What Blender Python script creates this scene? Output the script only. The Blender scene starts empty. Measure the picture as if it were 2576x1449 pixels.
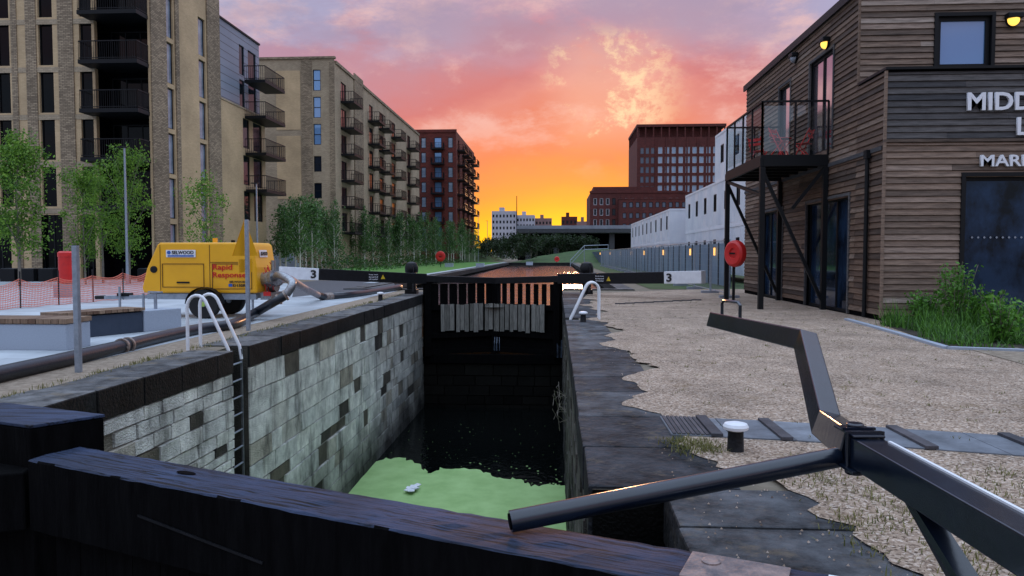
import bpy, bmesh, math, random
from mathutils import Vector, Matrix, Euler
R=math.radians
random.seed(7)
S=bpy.context.scene; COL=S.collection
Z=Vector((0,0,1))
# ---------------------------------------------------------------- camera
F=1860.0
CM=Matrix.Translation((0,0,1.6))@Euler((R(90-2.6),0,R(3.445))).to_matrix().to_4x4()
cd=bpy.data.cameras.new('camera'); cam=bpy.data.objects.new('camera',cd); COL.objects.link(cam)
cd.lens=36*F/2576; cd.sensor_width=36; cd.clip_end=3000; cd.clip_start=.05
cam.matrix_world=CM; S.camera=cam
C0=Vector((0,0,1.6)); R3=CM.to_3x3()
def ray(px,py): return R3@Vector(((px-1288)/F,(724.5-py)/F,-1))
def G(px,py,z=0.0):
    d=ray(px,py); return C0+d*((z-1.6)/d.z)
def AY(px,py,Y):
    d=ray(px,py); return C0+d*(Y/d.y)
def AX(px,py,X):
    d=ray(px,py); return C0+d*(X/d.x)
# ---------------------------------------------------------------- materials
def nodes(name):
    m=bpy.data.materials.new(name); m.use_nodes=True; t=m.node_tree
    return m,t,t.nodes,t.links,t.nodes['Principled BSDF']
def lin(c): return tuple(((x/255)/12.92 if x/255<=.04045 else ((x/255+.055)/1.055)**2.4) for x in c)
def coord(N,L,stretch=(1,1,1),kind='Object'):
    tc=N.new('ShaderNodeTexCoord'); mp=N.new('ShaderNodeMapping'); mp.inputs['Scale'].default_value=stretch
    L.new(tc.outputs[kind],mp.inputs['Vector']); return mp.outputs['Vector']
def ramp(N,stops):
    r=N.new('ShaderNodeValToRGB'); e=r.color_ramp.elements
    e[0].position=stops[0][0]; e[0].color=(*stops[0][1],1)
    e[1].position=stops[-1][0]; e[1].color=(*stops[-1][1],1)
    for p,c in stops[1:-1]:
        k=e.new(p); k.color=(*c,1)
    return r
def M(name,c1,c2=None,scale=5,rough=.7,bump=0,metal=0,spec=.5,stretch=(1,1,1),emis=0,fine=0,lo=.35,hi=.65,bdist=.02):
    m,t,N,L,P=nodes(name)
    P.inputs['Roughness'].default_value=rough; P.inputs['Metallic'].default_value=metal
    P.inputs['Specular IOR Level'].default_value=spec
    P.inputs['Base Color'].default_value=(*c1,1)
    if c2 or bump:
        v=coord(N,L,stretch); n=N.new('ShaderNodeTexNoise'); n.inputs['Scale'].default_value=scale; n.inputs['Detail'].default_value=8
        n.inputs['Roughness'].default_value=.62
        L.new(v,n.inputs['Vector'])
        if c2:
            r=ramp(N,[(lo,c1),(hi,c2)]); L.new(n.outputs['Fac'],r.inputs['Fac']); L.new(r.outputs['Color'],P.inputs['Base Color'])
        if bump:
            n2=N.new('ShaderNodeTexNoise'); n2.inputs['Scale'].default_value=fine or scale*4; n2.inputs['Detail'].default_value=6
            L.new(v,n2.inputs['Vector'])
            b=N.new('ShaderNodeBump'); b.inputs['Strength'].default_value=bump; b.inputs['Distance'].default_value=bdist
            L.new(n2.outputs['Fac'],b.inputs['Height']); L.new(b.outputs['Normal'],P.inputs['Normal'])
    if emis:
        P.inputs['Emission Color'].default_value=(*c1,1); P.inputs['Emission Strength'].default_value=emis
    return m
def Mr(name,stops,scale=6,amount=.5,rough=.8,bump=.4,stretch=(1,1,1),wet=None,bdist=.02,spec=.4,fine=40,sides=None,lo=.3,hi=.7,dirt=None):
    """colour from the per-face value rnd, broken up by noise; wet=(z0,z1): darker low down and towards the far end; sides: upright faces scaled darker than tops; dirt: grit lying in patches"""
    m,t,N,L,P=nodes(name)
    a=N.new('ShaderNodeAttribute'); a.attribute_name='rnd'
    r=ramp(N,stops); L.new(a.outputs['Fac'],r.inputs['Fac'])
    v=coord(N,L,stretch); n=N.new('ShaderNodeTexNoise'); n.inputs['Scale'].default_value=scale; n.inputs['Detail'].default_value=9; n.inputs['Roughness'].default_value=.7
    L.new(v,n.inputs['Vector'])
    mr=N.new('ShaderNodeMapRange'); mr.inputs['From Min'].default_value=lo; mr.inputs['From Max'].default_value=hi
    mr.inputs['To Min'].default_value=1-amount; mr.inputs['To Max'].default_value=1+amount*.6; L.new(n.outputs['Fac'],mr.inputs['Value'])
    mx=N.new('ShaderNodeVectorMath'); mx.operation='SCALE'; L.new(r.outputs['Color'],mx.inputs[0]); L.new(mr.outputs['Result'],mx.inputs['Scale'])
    out=mx.outputs[0]
    if dirt:
        nd=N.new('ShaderNodeTexNoise'); nd.inputs['Scale'].default_value=2.3; nd.inputs['Detail'].default_value=10; nd.inputs['Roughness'].default_value=.75; L.new(v,nd.inputs['Vector'])
        md=N.new('ShaderNodeMapRange'); md.inputs['From Min'].default_value=.54; md.inputs['From Max'].default_value=.64; md.inputs['To Max'].default_value=.7; L.new(nd.outputs['Fac'],md.inputs['Value'])
        xd=N.new('ShaderNodeMix'); xd.data_type='RGBA'; L.new(md.outputs[0],xd.inputs['Factor']); L.new(out,xd.inputs['A']); xd.inputs['B'].default_value=(*dirt,1); out=xd.outputs['Result']
    if wet or sides: 
        g=N.new('ShaderNodeNewGeometry')
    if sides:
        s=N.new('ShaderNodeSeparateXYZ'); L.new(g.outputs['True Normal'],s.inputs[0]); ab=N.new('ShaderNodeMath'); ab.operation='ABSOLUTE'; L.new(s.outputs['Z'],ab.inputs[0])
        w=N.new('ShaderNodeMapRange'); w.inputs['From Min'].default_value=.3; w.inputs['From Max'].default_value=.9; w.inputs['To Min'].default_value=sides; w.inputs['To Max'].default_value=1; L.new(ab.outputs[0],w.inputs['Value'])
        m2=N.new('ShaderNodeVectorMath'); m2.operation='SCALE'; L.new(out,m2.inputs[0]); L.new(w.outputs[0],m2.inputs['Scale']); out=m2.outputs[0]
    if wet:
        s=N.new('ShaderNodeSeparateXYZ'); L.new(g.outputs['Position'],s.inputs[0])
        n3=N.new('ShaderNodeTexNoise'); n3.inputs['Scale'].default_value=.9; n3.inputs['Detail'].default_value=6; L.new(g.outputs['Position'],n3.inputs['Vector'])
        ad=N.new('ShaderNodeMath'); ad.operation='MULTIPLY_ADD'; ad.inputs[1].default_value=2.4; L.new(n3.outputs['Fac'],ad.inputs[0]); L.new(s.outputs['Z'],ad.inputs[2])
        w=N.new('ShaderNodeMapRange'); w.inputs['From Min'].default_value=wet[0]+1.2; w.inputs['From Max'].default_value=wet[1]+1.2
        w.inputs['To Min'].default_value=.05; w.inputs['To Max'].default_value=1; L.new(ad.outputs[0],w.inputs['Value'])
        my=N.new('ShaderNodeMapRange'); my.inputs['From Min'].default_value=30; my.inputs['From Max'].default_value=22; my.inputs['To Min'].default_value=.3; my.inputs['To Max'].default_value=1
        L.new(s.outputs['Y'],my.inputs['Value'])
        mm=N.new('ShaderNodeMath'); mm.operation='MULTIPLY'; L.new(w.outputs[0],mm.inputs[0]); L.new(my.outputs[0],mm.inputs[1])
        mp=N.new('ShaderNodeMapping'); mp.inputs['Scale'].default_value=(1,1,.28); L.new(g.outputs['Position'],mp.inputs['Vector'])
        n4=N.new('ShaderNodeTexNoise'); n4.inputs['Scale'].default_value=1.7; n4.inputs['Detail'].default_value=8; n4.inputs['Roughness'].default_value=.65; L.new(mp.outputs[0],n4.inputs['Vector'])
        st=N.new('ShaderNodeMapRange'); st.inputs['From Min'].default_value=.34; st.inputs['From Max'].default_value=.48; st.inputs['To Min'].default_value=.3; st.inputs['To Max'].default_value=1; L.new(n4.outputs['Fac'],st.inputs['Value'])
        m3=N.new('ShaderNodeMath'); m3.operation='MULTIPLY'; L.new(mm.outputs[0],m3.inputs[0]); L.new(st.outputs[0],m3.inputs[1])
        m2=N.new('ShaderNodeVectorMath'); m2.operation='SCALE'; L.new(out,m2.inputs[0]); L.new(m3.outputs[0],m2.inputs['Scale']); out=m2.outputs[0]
    L.new(out,P.inputs['Base Color']); P.inputs['Roughness'].default_value=rough; P.inputs['Specular IOR Level'].default_value=spec
    if bump:
        n2=N.new('ShaderNodeTexNoise'); n2.inputs['Scale'].default_value=fine; n2.inputs['Detail'].default_value=7; L.new(v,n2.inputs['Vector'])
        b=N.new('ShaderNodeBump'); b.inputs['Strength'].default_value=bump; b.inputs['Distance'].default_value=bdist
        L.new(n2.outputs['Fac'],b.inputs['Height']); L.new(b.outputs['Normal'],P.inputs['Normal'])
    return m
def Mbrick(name,c1,c2,mortar,w=.45,h=.15,ms=.012,rough=.85,flat=False,patch=.25,pscale=.4):
    m,t,N,L,P=nodes(name)
    g=N.new('ShaderNodeNewGeometry'); s=N.new('ShaderNodeSeparateXYZ'); L.new(g.outputs['Position'],s.inputs[0])
    c=N.new('ShaderNodeCombineXYZ')
    if flat:
        L.new(s.outputs['X'],c.inputs['X']); L.new(s.outputs['Y'],c.inputs['Y'])
    else:
        ad=N.new('ShaderNodeMath'); L.new(s.outputs['X'],ad.inputs[0]); L.new(s.outputs['Y'],ad.inputs[1]); L.new(ad.outputs[0],c.inputs['X']); L.new(s.outputs['Z'],c.inputs['Y'])
    b=N.new('ShaderNodeTexBrick'); b.inputs['Scale'].default_value=1; b.inputs['Brick Width'].default_value=w; b.inputs['Row Height'].default_value=h
    b.inputs['Mortar Size'].default_value=ms; b.inputs['Color1'].default_value=(*c1,1); b.inputs['Color2'].default_value=(*c2,1); b.inputs['Mortar'].default_value=(*mortar,1)
    L.new(c.outputs[0],b.inputs['Vector'])
    n=N.new('ShaderNodeTexNoise'); n.inputs['Scale'].default_value=pscale; n.inputs['Detail'].default_value=8; L.new(g.outputs['Position'],n.inputs['Vector'])
    mr=N.new('ShaderNodeMapRange'); mr.inputs['From Min'].default_value=.3; mr.inputs['From Max'].default_value=.7; mr.inputs['To Min'].default_value=1-patch; mr.inputs['To Max'].default_value=1+patch
    L.new(n.outputs['Fac'],mr.inputs['Value'])
    v=N.new('ShaderNodeVectorMath'); v.operation='SCALE'; L.new(b.outputs['Color'],v.inputs[0]); L.new(mr.outputs[0],v.inputs['Scale']); L.new(v.outputs[0],P.inputs['Base Color'])
    P.inputs['Roughness'].default_value=rough
    return m
def Mleaf(name,dark,light,trans=.35):
    m,t,N,L,P=nodes(name)
    a=N.new('ShaderNodeAttribute'); a.attribute_name='rnd'
    r=ramp(N,[(0,dark),(1,light)]); L.new(a.outputs['Fac'],r.inputs['Fac']); L.new(r.outputs['Color'],P.inputs['Base Color'])
    P.inputs['Roughness'].default_value=.6
    tr=N.new('ShaderNodeBsdfTranslucent'); L.new(r.outputs['Color'],tr.inputs['Color'])
    mx=N.new('ShaderNodeMixShader'); mx.inputs[0].default_value=trans
    L.new(P.outputs[0],mx.inputs[1]); L.new(tr.outputs[0],mx.inputs[2]); L.new(mx.outputs[0],N['Material Output'].inputs['Surface'])
    return m
def Mglass(name,alpha=.25,col=(.7,.8,.85)):
    m,t,N,L,P=nodes(name)
    g=N.new('ShaderNodeBsdfGlossy'); g.inputs['Roughness'].default_value=.03; g.inputs['Color'].default_value=(*col,1)
    tr=N.new('ShaderNodeBsdfTransparent'); tr.inputs['Color'].default_value=(.88,.93,.93,1); mx=N.new('ShaderNodeMixShader'); mx.inputs[0].default_value=alpha
    L.new(tr.outputs[0],mx.inputs[1]); L.new(g.outputs[0],mx.inputs[2]); L.new(mx.outputs[0],N['Material Output'].inputs['Surface'])
    return m
def Mwater(name,col,scale,strength,stretch,rough=.04,dist=.05,ior=1.33,spec=.6):
    m,t,N,L,P=nodes(name)
    P.inputs['Base Color'].default_value=(*col,1); P.inputs['Roughness'].default_value=rough; P.inputs['IOR'].default_value=ior; P.inputs['Specular IOR Level'].default_value=spec
    v=coord(N,L,stretch); n=N.new('ShaderNodeTexNoise'); n.inputs['Scale'].default_value=scale; n.inputs['Detail'].default_value=4; L.new(v,n.inputs['Vector'])
    b=N.new('ShaderNodeBump'); b.inputs['Strength'].default_value=strength; b.inputs['Distance'].default_value=dist; L.new(n.outputs['Fac'],b.inputs['Height']); L.new(b.outputs[0],P.inputs['Normal'])
    return m
def Mgrain(name,c1,c2,rough=.5,spec=.5,bump=.8):
    """weathered timber, grain along local X"""
    m,t,N,L,P=nodes(name)
    v=coord(N,L,(.9,24,24)); n=N.new('ShaderNodeTexNoise'); n.inputs['Scale'].default_value=1.9; n.inputs['Detail'].default_value=10; n.inputs['Roughness'].default_value=.74; n.inputs['Distortion'].default_value=1.0
    L.new(v,n.inputs['Vector'])
    v2=coord(N,L,(1,1,1)); n2=N.new('ShaderNodeTexNoise'); n2.inputs['Scale'].default_value=1.6; n2.inputs['Detail'].default_value=6; L.new(v2,n2.inputs['Vector'])
    r=ramp(N,[(.42,c1),(.5,c2)]); L.new(n.outputs['Fac'],r.inputs['Fac'])
    mr=N.new('ShaderNodeMapRange'); mr.inputs['From Min'].default_value=.35; mr.inputs['From Max'].default_value=.65; mr.inputs['To Min'].default_value=.55; mr.inputs['To Max'].default_value=1.3; L.new(n2.outputs['Fac'],mr.inputs['Value'])
    s=N.new('ShaderNodeVectorMath'); s.operation='SCALE'; L.new(r.outputs[0],s.inputs[0]); L.new(mr.outputs[0],s.inputs['Scale']); L.new(s.outputs[0],P.inputs['Base Color'])
    P.inputs['Specular IOR Level'].default_value=spec
    P.inputs['Roughness'].default_value=rough
    b=N.new('ShaderNodeBump'); b.inputs['Strength'].default_value=bump; b.inputs['Distance'].default_value=.012; L.new(n.outputs['Fac'],b.inputs['Height']); L.new(b.outputs[0],P.inputs['Normal'])
    return m
m_black=M('black_paint',(.003,.0035,.005),(.007,.008,.011),9,.45,.3,0,.28)
m_blacksteel=M('black_steel',(.003,.006,.014),(.006,.011,.022),5,.2,.04,0,.7)
m_white=M('white_paint',(.8,.82,.86),(.7,.72,.76),6,.45,.05)
m_galv=M('galvanised_steel',(.34,.38,.44),(.24,.28,.33),12,.45,.05,.4)
m_ladder=M('dull_ladder_steel',(.1,.11,.12),(.2,.21,.22),12,.5,.1,.3)
m_steel=M('bare_steel',(.42,.44,.46),(.24,.25,.27),20,.35,.1,.8)
m_grain=Mgrain('black_weathered_timber',(.001,.001,.002),(.032,.048,.095),.62,.22,.8)
m_gatewood=M('dark_gate_timber',(.0012,.0012,.0016),(.004,.004,.0045),3,.8,.3,0,.05,(6,6,1))
m_board=Mr('silvered_gate_boards',[(0,(.13,.13,.115)),(1,(.27,.265,.24))],3,.6,.85,.5,(8,8,1))
ST=[(0,(.55,.57,.53)),(.45,(.8,.8,.72)),(.8,(.66,.67,.62)),(.9,(.5,.46,.37)),(.93,(.16,.14,.1)),(1,(.05,.045,.037))]
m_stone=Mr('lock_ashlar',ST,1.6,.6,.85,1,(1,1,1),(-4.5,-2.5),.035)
m_stonedark=Mr('dark_lock_ashlar',[(0,(.04,.038,.032)),(.8,(.12,.11,.09)),(1,(.025,.025,.02))],2.2,.6,.8,1,(1,1,1),(-4.7,-1.5),.035)  # darker copy of the lock stone, for right wall and ladder recess
m_mortar=M('stained_mortar',(.3,.3,.26),(.12,.12,.1),2,.9,.5)
m_mortard=M('dark_mortar',(.02,.02,.018),(.045,.045,.04),3,.9,.5)
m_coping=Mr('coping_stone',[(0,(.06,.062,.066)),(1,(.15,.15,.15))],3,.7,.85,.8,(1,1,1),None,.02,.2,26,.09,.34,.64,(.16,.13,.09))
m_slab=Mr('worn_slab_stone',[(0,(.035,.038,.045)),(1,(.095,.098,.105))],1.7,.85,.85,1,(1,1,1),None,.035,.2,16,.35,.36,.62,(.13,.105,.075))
m_tread=Mr('tread_stone',[(0,(.13,.145,.17)),(1,(.2,.22,.25))],2.6,.5,.75,.5,(1,1,1),None,.01,.3,24)
m_bar=Mr('engineering_brick',[(0,(.05,.052,.062)),(1,(.09,.085,.095))],5,.4,.75,.4,spec=.25)
m_ground=M('rough_earth',(.12,.1,.07),(.2,.165,.12),3,.95,.6)
m_grit=M('brown_grit',(.2,.155,.11),(.36,.29,.22),9,.95,.8,fine=120)
m_plaza=Mbrick('plaza_slabs',(.36,.4,.43),(.43,.47,.5),(.24,.26,.28),1.2,.6,.01,.7,True,.2,.7)
m_asph=M('dark_tarmac',(.045,.05,.06),(.075,.08,.09),4,.8,.4)
m_grass=M('mown_grass',(.04,.13,.015),(.09,.24,.03),1.2,.95,.5)
m_roughgrass=M('rough_grass',(.025,.05,.012),(.05,.09,.02),.6,.95,.5)
m_tan=Mbrick('buff_brick',(.5,.355,.2),(.58,.42,.245),(.46,.335,.2),.24,.08,.01,.85,False,.18)
m_tan2=Mbrick('rusticated_buff_brick',(.2,.145,.095),(.42,.32,.21),(.13,.1,.07),.3,.1,.016,.9,False,.2)
m_tan3=Mbrick('grey_buff_brick',(.34,.26,.175),(.44,.345,.235),(.27,.215,.145),.3,.11,.014,.85,False,.18)
m_red=Mbrick('red_brick',(.11,.018,.013),(.16,.028,.019),(.06,.014,.01),.6,.3,.03,.85,False,.2)
m_maroon=Mbrick('maroon_brick',(.095,.022,.019),(.135,.031,.026),(.06,.017,.014),.6,.3,.03,.85,False,.15)
m_zinc=Mbrick('zinc_cladding',(.19,.23,.3),(.22,.26,.33),(.05,.06,.08),40,.6,.03,.45,False,.1)
m_pane=M('window_glass',(.008,.012,.02),None,rough=.06,spec=.45)
m_paned=M('dark_shop_glass',(.002,.003,.004),None,rough=.05,spec=.18)
m_panes=M('painted_reflection_glass',(.02,.045,.1),(.002,.004,.008),1.0,.05,0,.35,.5,(1,1,.7),lo=.42,hi=.6)  # blue and black blotches in the colour stand in for reflections
m_pane2=M('curtained_window_glass',(.3,.36,.45),(.06,.09,.14),.8,.12,0,0,.8)
m_pane3=M('sunset_reflecting_glass',(.62,.55,.6),(.4,.35,.42),.8,.05,0,.9,.8)
m_frame=M('dark_window_frame',(.006,.007,.009),None,rough=.5,spec=.25)
m_whiteframe=M('pale_window_frame',(.55,.55,.6),None,rough=.5)
m_dark=M('dark_interior',(.002,.002,.003),None,rough=.9,spec=.05)
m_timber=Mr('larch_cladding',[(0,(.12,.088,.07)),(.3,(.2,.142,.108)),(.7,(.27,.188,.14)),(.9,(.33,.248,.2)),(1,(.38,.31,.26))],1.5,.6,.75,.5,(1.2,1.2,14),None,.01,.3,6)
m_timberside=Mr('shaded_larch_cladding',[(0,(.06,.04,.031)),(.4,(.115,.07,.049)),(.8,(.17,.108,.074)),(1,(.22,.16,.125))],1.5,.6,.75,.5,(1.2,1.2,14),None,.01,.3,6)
m_timberdark=Mr('dark_stained_cladding',[(0,(.05,.05,.056)),(1,(.13,.12,.118))],1.6,.6,.75,.5,(1.2,1.2,14),None,.01,.3,6)
m_leafA=Mleaf('fresh_green_leaves',(.04,.12,.01),(.22,.4,.04))
m_leafB=Mleaf('birch_leaves',(.02,.065,.018),(.12,.25,.06))
m_leafC=Mleaf('dark_leaves',(.008,.02,.006),(.03,.06,.014))
m_leafD=Mleaf('undergrowth_leaves',(.012,.04,.008),(.07,.15,.03))
m_bark=M('grey_bark',(.14,.12,.1),(.24,.21,.17),14,.9,.5)
m_birch=M('white_birch_bark',(.75,.73,.68),(.45,.43,.4),10,.8,.2,stretch=(1,1,4))
m_yellow=M('yellow_enamel',(.88,.43,.008),(.8,.38,.008),1.5,.38,.03)
m_redp=M('red_plastic',(.65,.018,.015),(.52,.015,.014),4,.42,.03)
m_redtxt=M('red_lettering',(.6,.008,.008),None,rough=.5)
m_blacktxt=M('black_lettering',(.01,.01,.012),None,rough=.5)
m_bluetxt=M('blue_lettering',(.02,.1,.4),None,rough=.5)
m_whitetxt=M('white_lettering',(.8,.82,.88),None,rough=.4)
m_orange=M('orange_netting',(.75,.2,.13),None,rough=.7)
m_rubber=M('black_rubber_hose',(.006,.009,.015),(.013,.018,.027),8,.32,.15)
m_tyre=M('tyre_rubber',(.01,.01,.011),None,rough=.85)
m_granite=M('pale_granite',(.36,.41,.48),(.29,.33,.4),60,.7,.1)
m_bluepanel=M('dark_blue_panel',(.02,.034,.06),(.03,.045,.075),4,.6)
m_seatwood=Mr('seat_slats',[(0,(.14,.075,.045)),(1,(.3,.2,.13))],4,.4,.7,.3,(6,1,1))
m_warm=M('lit_lamp_glass',(1,.6,.1),None,emis=1.5)
m_warm2=M('site_lamp_glow',(1,.5,.12),None,emis=2.2)
m_cabin=M('cabin_white_steel',(.78,.78,.82),(.66,.68,.74),.8,.5,.05)
m_hoard=M('blue_grey_hoarding',(.13,.2,.3),(.22,.3,.4),.5,.6)
m_conc=M('pale_concrete',(.3,.32,.37),(.22,.24,.29),.5,.8,.1)
m_glass=Mglass('balcony_glass',.16)
m_algae=M('green_duckweed',(.25,.42,.14),(.35,.54,.21),1.1,.8,.3,fine=60)
m_waterL=Mwater('dark_lock_water',(.002,.003,.003),5,.3,(1,1,1))
m_waterU=Mwater('canal_water',(.01,.008,.006),1.5,.8,(.45,1.5,1),.1,.12,3.4,1)
m_gravel,t_,N_,L_,P_=nodes('buff_gravel')
v_=coord(N_,L_); vo=N_.new('ShaderNodeTexVoronoi'); vo.inputs['Scale'].default_value=58; L_.new(v_,vo.inputs['Vector'])
nn=N_.new('ShaderNodeTexNoise'); nn.inputs['Scale'].default_value=.9; nn.inputs['Detail'].default_value=10; nn.inputs['Roughness'].default_value=.78; L_.new(v_,nn.inputs['Vector'])
rr=ramp(N_,[(0,(.12,.085,.06)),(.3,(.33,.24,.175)),(.75,(.47,.355,.268)),(1,(.66,.55,.46))]); sp=N_.new('ShaderNodeSeparateColor'); L_.new(vo.outputs['Color'],sp.inputs[0]); L_.new(sp.outputs[0],rr.inputs[0])
mr_=N_.new('ShaderNodeMapRange'); mr_.inputs['From Min'].default_value=.35; mr_.inputs['From Max'].default_value=.65; mr_.inputs['To Min'].default_value=.6; mr_.inputs['To Max'].default_value=1.12; L_.new(nn.outputs['Fac'],mr_.inputs['Value'])
sc_=N_.new('ShaderNodeVectorMath'); sc_.operation='SCALE'; L_.new(rr.outputs[0],sc_.inputs[0]); L_.new(mr_.outputs[0],sc_.inputs['Scale'])
nm=N_.new('ShaderNodeTexNoise'); nm.inputs['Scale'].default_value=1.6; nm.inputs['Detail'].default_value=9; nm.inputs['Roughness'].default_value=.7; L_.new(v_,nm.inputs['Vector'])
mm_=N_.new('ShaderNodeMapRange'); mm_.inputs['From Min'].default_value=.57; mm_.inputs['From Max'].default_value=.68; mm_.inputs['To Min'].default_value=0; mm_.inputs['To Max'].default_value=.55; L_.new(nm.outputs['Fac'],mm_.inputs['Value'])
mo_=N_.new('ShaderNodeMix'); mo_.data_type='RGBA'; L_.new(mm_.outputs[0],mo_.inputs['Factor']); L_.new(sc_.outputs[0],mo_.inputs['A']); mo_.inputs['B'].default_value=(.16,.105,.05,1); L_.new(mo_.outputs['Result'],P_.inputs['Base Color'])
b_=N_.new('ShaderNodeBump'); b_.inputs['Strength'].default_value=.9; b_.inputs['Distance'].default_value=.01; b_.invert=True; L_.new(vo.outputs['Distance'],b_.inputs['Height']); L_.new(b_.outputs[0],P_.inputs['Normal']); P_.inputs['Roughness'].default_value=.92; P_.inputs['Specular IOR Level'].default_value=.2
# ---------------------------------------------------------------- mesh builder
OFF={}
class MB:
    def __init__(s): s.v=[]; s.f=[]; s.r=[]
    def add(s,vs,fs,r=None):
        b=len(s.v); s.v+= [Vector(p) for p in vs]
        for f in fs: s.f.append([b+i for i in f]); s.r.append(random.random() if r is None else r)
    def box(s,x0,x1,y0,y1,z0,z1,r=None):
        if r is None: r=random.random()
        s.add([(x0,y0,z0),(x1,y0,z0),(x1,y1,z0),(x0,y1,z0),(x0,y0,z1),(x1,y0,z1),(x1,y1,z1),(x0,y1,z1)],
              [(0,3,2,1),(4,5,6,7),(0,1,5,4),(1,2,6,5),(2,3,7,6),(3,0,4,7)],r); return s
    def frame(s,o,u,w,a0,a1,d0,d1,z0,z1,r=None):
        if r is None: r=random.random()
        q=[]
        for z in (z0,z1):
            for a,d in ((a0,d0),(a1,d0),(a1,d1),(a0,d1)): q.append(o+u*a+w*d+Z*z)
        s.add(q,[(0,3,2,1),(4,5,6,7),(0,1,5,4),(1,2,6,5),(2,3,7,6),(3,0,4,7)],r)
    def beam(s,p0,p1,w,h,w1=None,h1=None,up=Z):
        p0=Vector(p0); p1=Vector(p1); d=(p1-p0).normalized(); a=d.cross(up)
        if a.length<.01: a=d.cross(Vector((1,0,0)))
        a.normalize(); b=a.cross(d).normalized(); w1=w1 or w; h1=h1 or h; q=[]
        for p,ww,hh in ((p0,w,h),(p1,w1,h1)):
            for i,j in ((-1,-1),(1,-1),(1,1),(-1,1)): q.append(p+a*i*ww/2+b*j*hh/2)
        s.add(q,[(0,3,2,1),(4,5,6,7),(0,1,5,4),(1,2,6,5),(2,3,7,6),(3,0,4,7)],random.random()); return s
    def bent(s,pts,lat,w,h):
        """square tube through points with mitred corners; lat = fixed sideways direction"""
        pts=[Vector(p) for p in pts]; lat=lat.normalized(); b=len(s.v); k=len(pts)
        dirs=[(pts[i+1]-pts[i]).normalized() for i in range(k-1)]; nr=[lat.cross(d).normalized() for d in dirs]
        for i,p in enumerate(pts):
            if i==0: m=nr[0]*h/2
            elif i==k-1: m=nr[-1]*h/2
            else:
                m=(nr[i-1]+nr[i]).normalized(); m=m*(h/2/max(.3,m.dot(nr[i])))
            for a_,c_ in ((-1,-1),(1,-1),(1,1),(-1,1)): s.v.append(p+lat*a_*w/2+m*c_)
        for i in range(k-1):
            for j in range(4): s.f.append([b+i*4+j,b+i*4+(j+1)%4,b+(i+1)*4+(j+1)%4,b+(i+1)*4+j]); s.r.append(.5)
        s.f.append([b,b+1,b+2,b+3]); e=b+(k-1)*4; s.f.append([e,e+1,e+2,e+3]); s.r+=[.5,.5]; return s
    def tube(s,pts,r,n=10,cap=True):
        pts=[Vector(p) for p in pts]; k=len(pts); rs=r if isinstance(r,(list,tuple)) else [r]*k
        b=len(s.v); a=None; rv=random.random()
        for i,p in enumerate(pts):
            t=(pts[min(i+1,k-1)]-pts[max(i-1,0)]).normalized()
            if a is None:
                a=t.cross(Z)
                if a.length<.05: a=t.cross(Vector((1,0,0)))
            a=(a-t*a.dot(t)).normalized(); c=t.cross(a)
            for j in range(n):
                q=2*math.pi*j/n; s.v.append(p+a*math.cos(q)*rs[i]+c*math.sin(q)*rs[i])
        for i in range(k-1):
            for j in range(n):
                s.f.append([b+i*n+j,b+i*n+(j+1)%n,b+(i+1)*n+(j+1)%n,b+(i+1)*n+j]); s.r.append(rv)
        if cap:
            s.f.append([b+j for j in range(n)][::-1]); s.f.append([b+(k-1)*n+j for j in range(n)]); s.r+=[rv,rv]
        return s
    def prism(s,poly,z0,z1,r=None):
        n=len(poly); s.add([(p[0],p[1],z0) for p in poly]+[(p[0],p[1],z1) for p in poly],
            [list(range(n))[::-1],list(range(n,2*n))]+[(i,(i+1)%n,n+(i+1)%n,n+i) for i in range(n)],random.random() if r is None else r); return s
    def prismY(s,poly,y0,y1):
        n=len(poly); s.add([(p[0],y0,p[1]) for p in poly]+[(p[0],y1,p[1]) for p in poly],
            [list(range(n)),list(range(n,2*n))[::-1]]+[(i,(i+1)%n,n+(i+1)%n,n+i) for i in range(n)],.5); return s
    def lathe(s,c,prof,n=20,axis='z'):
        b=len(s.v); k=len(prof)
        for r,h in prof:
            for j in range(n):
                q=2*math.pi*j/n; x=math.cos(q)*r; y=math.sin(q)*r
                p={'z':Vector((x,y,h)),'y':Vector((x,h,y)),'x':Vector((h,x,y))}[axis]; s.v.append(Vector(c)+p)
        for i in range(k-1):
            for j in range(n): s.f.append([b+i*n+j,b+i*n+(j+1)%n,b+(i+1)*n+(j+1)%n,b+(i+1)*n+j]); s.r.append(.5)
        s.f.append([b+j for j in range(n)]); s.f.append([b+(k-1)*n+j for j in range(n)]); s.r+=[.5,.5]
        return s
    def sheet(s,poly,z):
        s.add([(p[0],p[1],z) for p in poly],[list(range(len(poly)))]); return s
    def mesh(s,name,mat,off=Vector((0,0,0)),smooth=False,recalc=True):
        me=bpy.data.meshes.new(name); me.from_pydata([tuple(p-off) for p in s.v],[],s.f)
        a=me.attributes.new('rnd','FLOAT','FACE'); a.data.foreach_set('value',s.r[:len(me.polygons)])
        if recalc:
            bm=bmesh.new(); bm.from_mesh(me); bmesh.ops.recalc_face_normals(bm,faces=bm.faces); bm.to_mesh(me); bm.free()
        if smooth:
            me.polygons.foreach_set('use_smooth',[True]*len(me.polygons))
        me.materials.append(mat); me.update(); return me
    def build(s,name,mat,parent=None,loc=None,smooth=False,bevel=0,recalc=True,angle=40):
        off=OFF.get(parent.name,Vector((0,0,0))) if parent else Vector(loc or (0,0,0))
        me=s.mesh(name,mat,off,smooth,recalc)
        o=bpy.data.objects.new(name,me); COL.objects.link(o)
        if parent: o.parent=parent
        else: o.location=off
        OFF[o.name]=off
        if bevel:
            b=o.modifiers.new('bevel','BEVEL'); b.width=bevel; b.segments=2; b.limit_method='ANGLE'; b.angle_limit=R(35)
        if smooth and not bevel:
            try: me.set_sharp_from_angle(angle=R(angle))
            except Exception: pass
        return o
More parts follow.
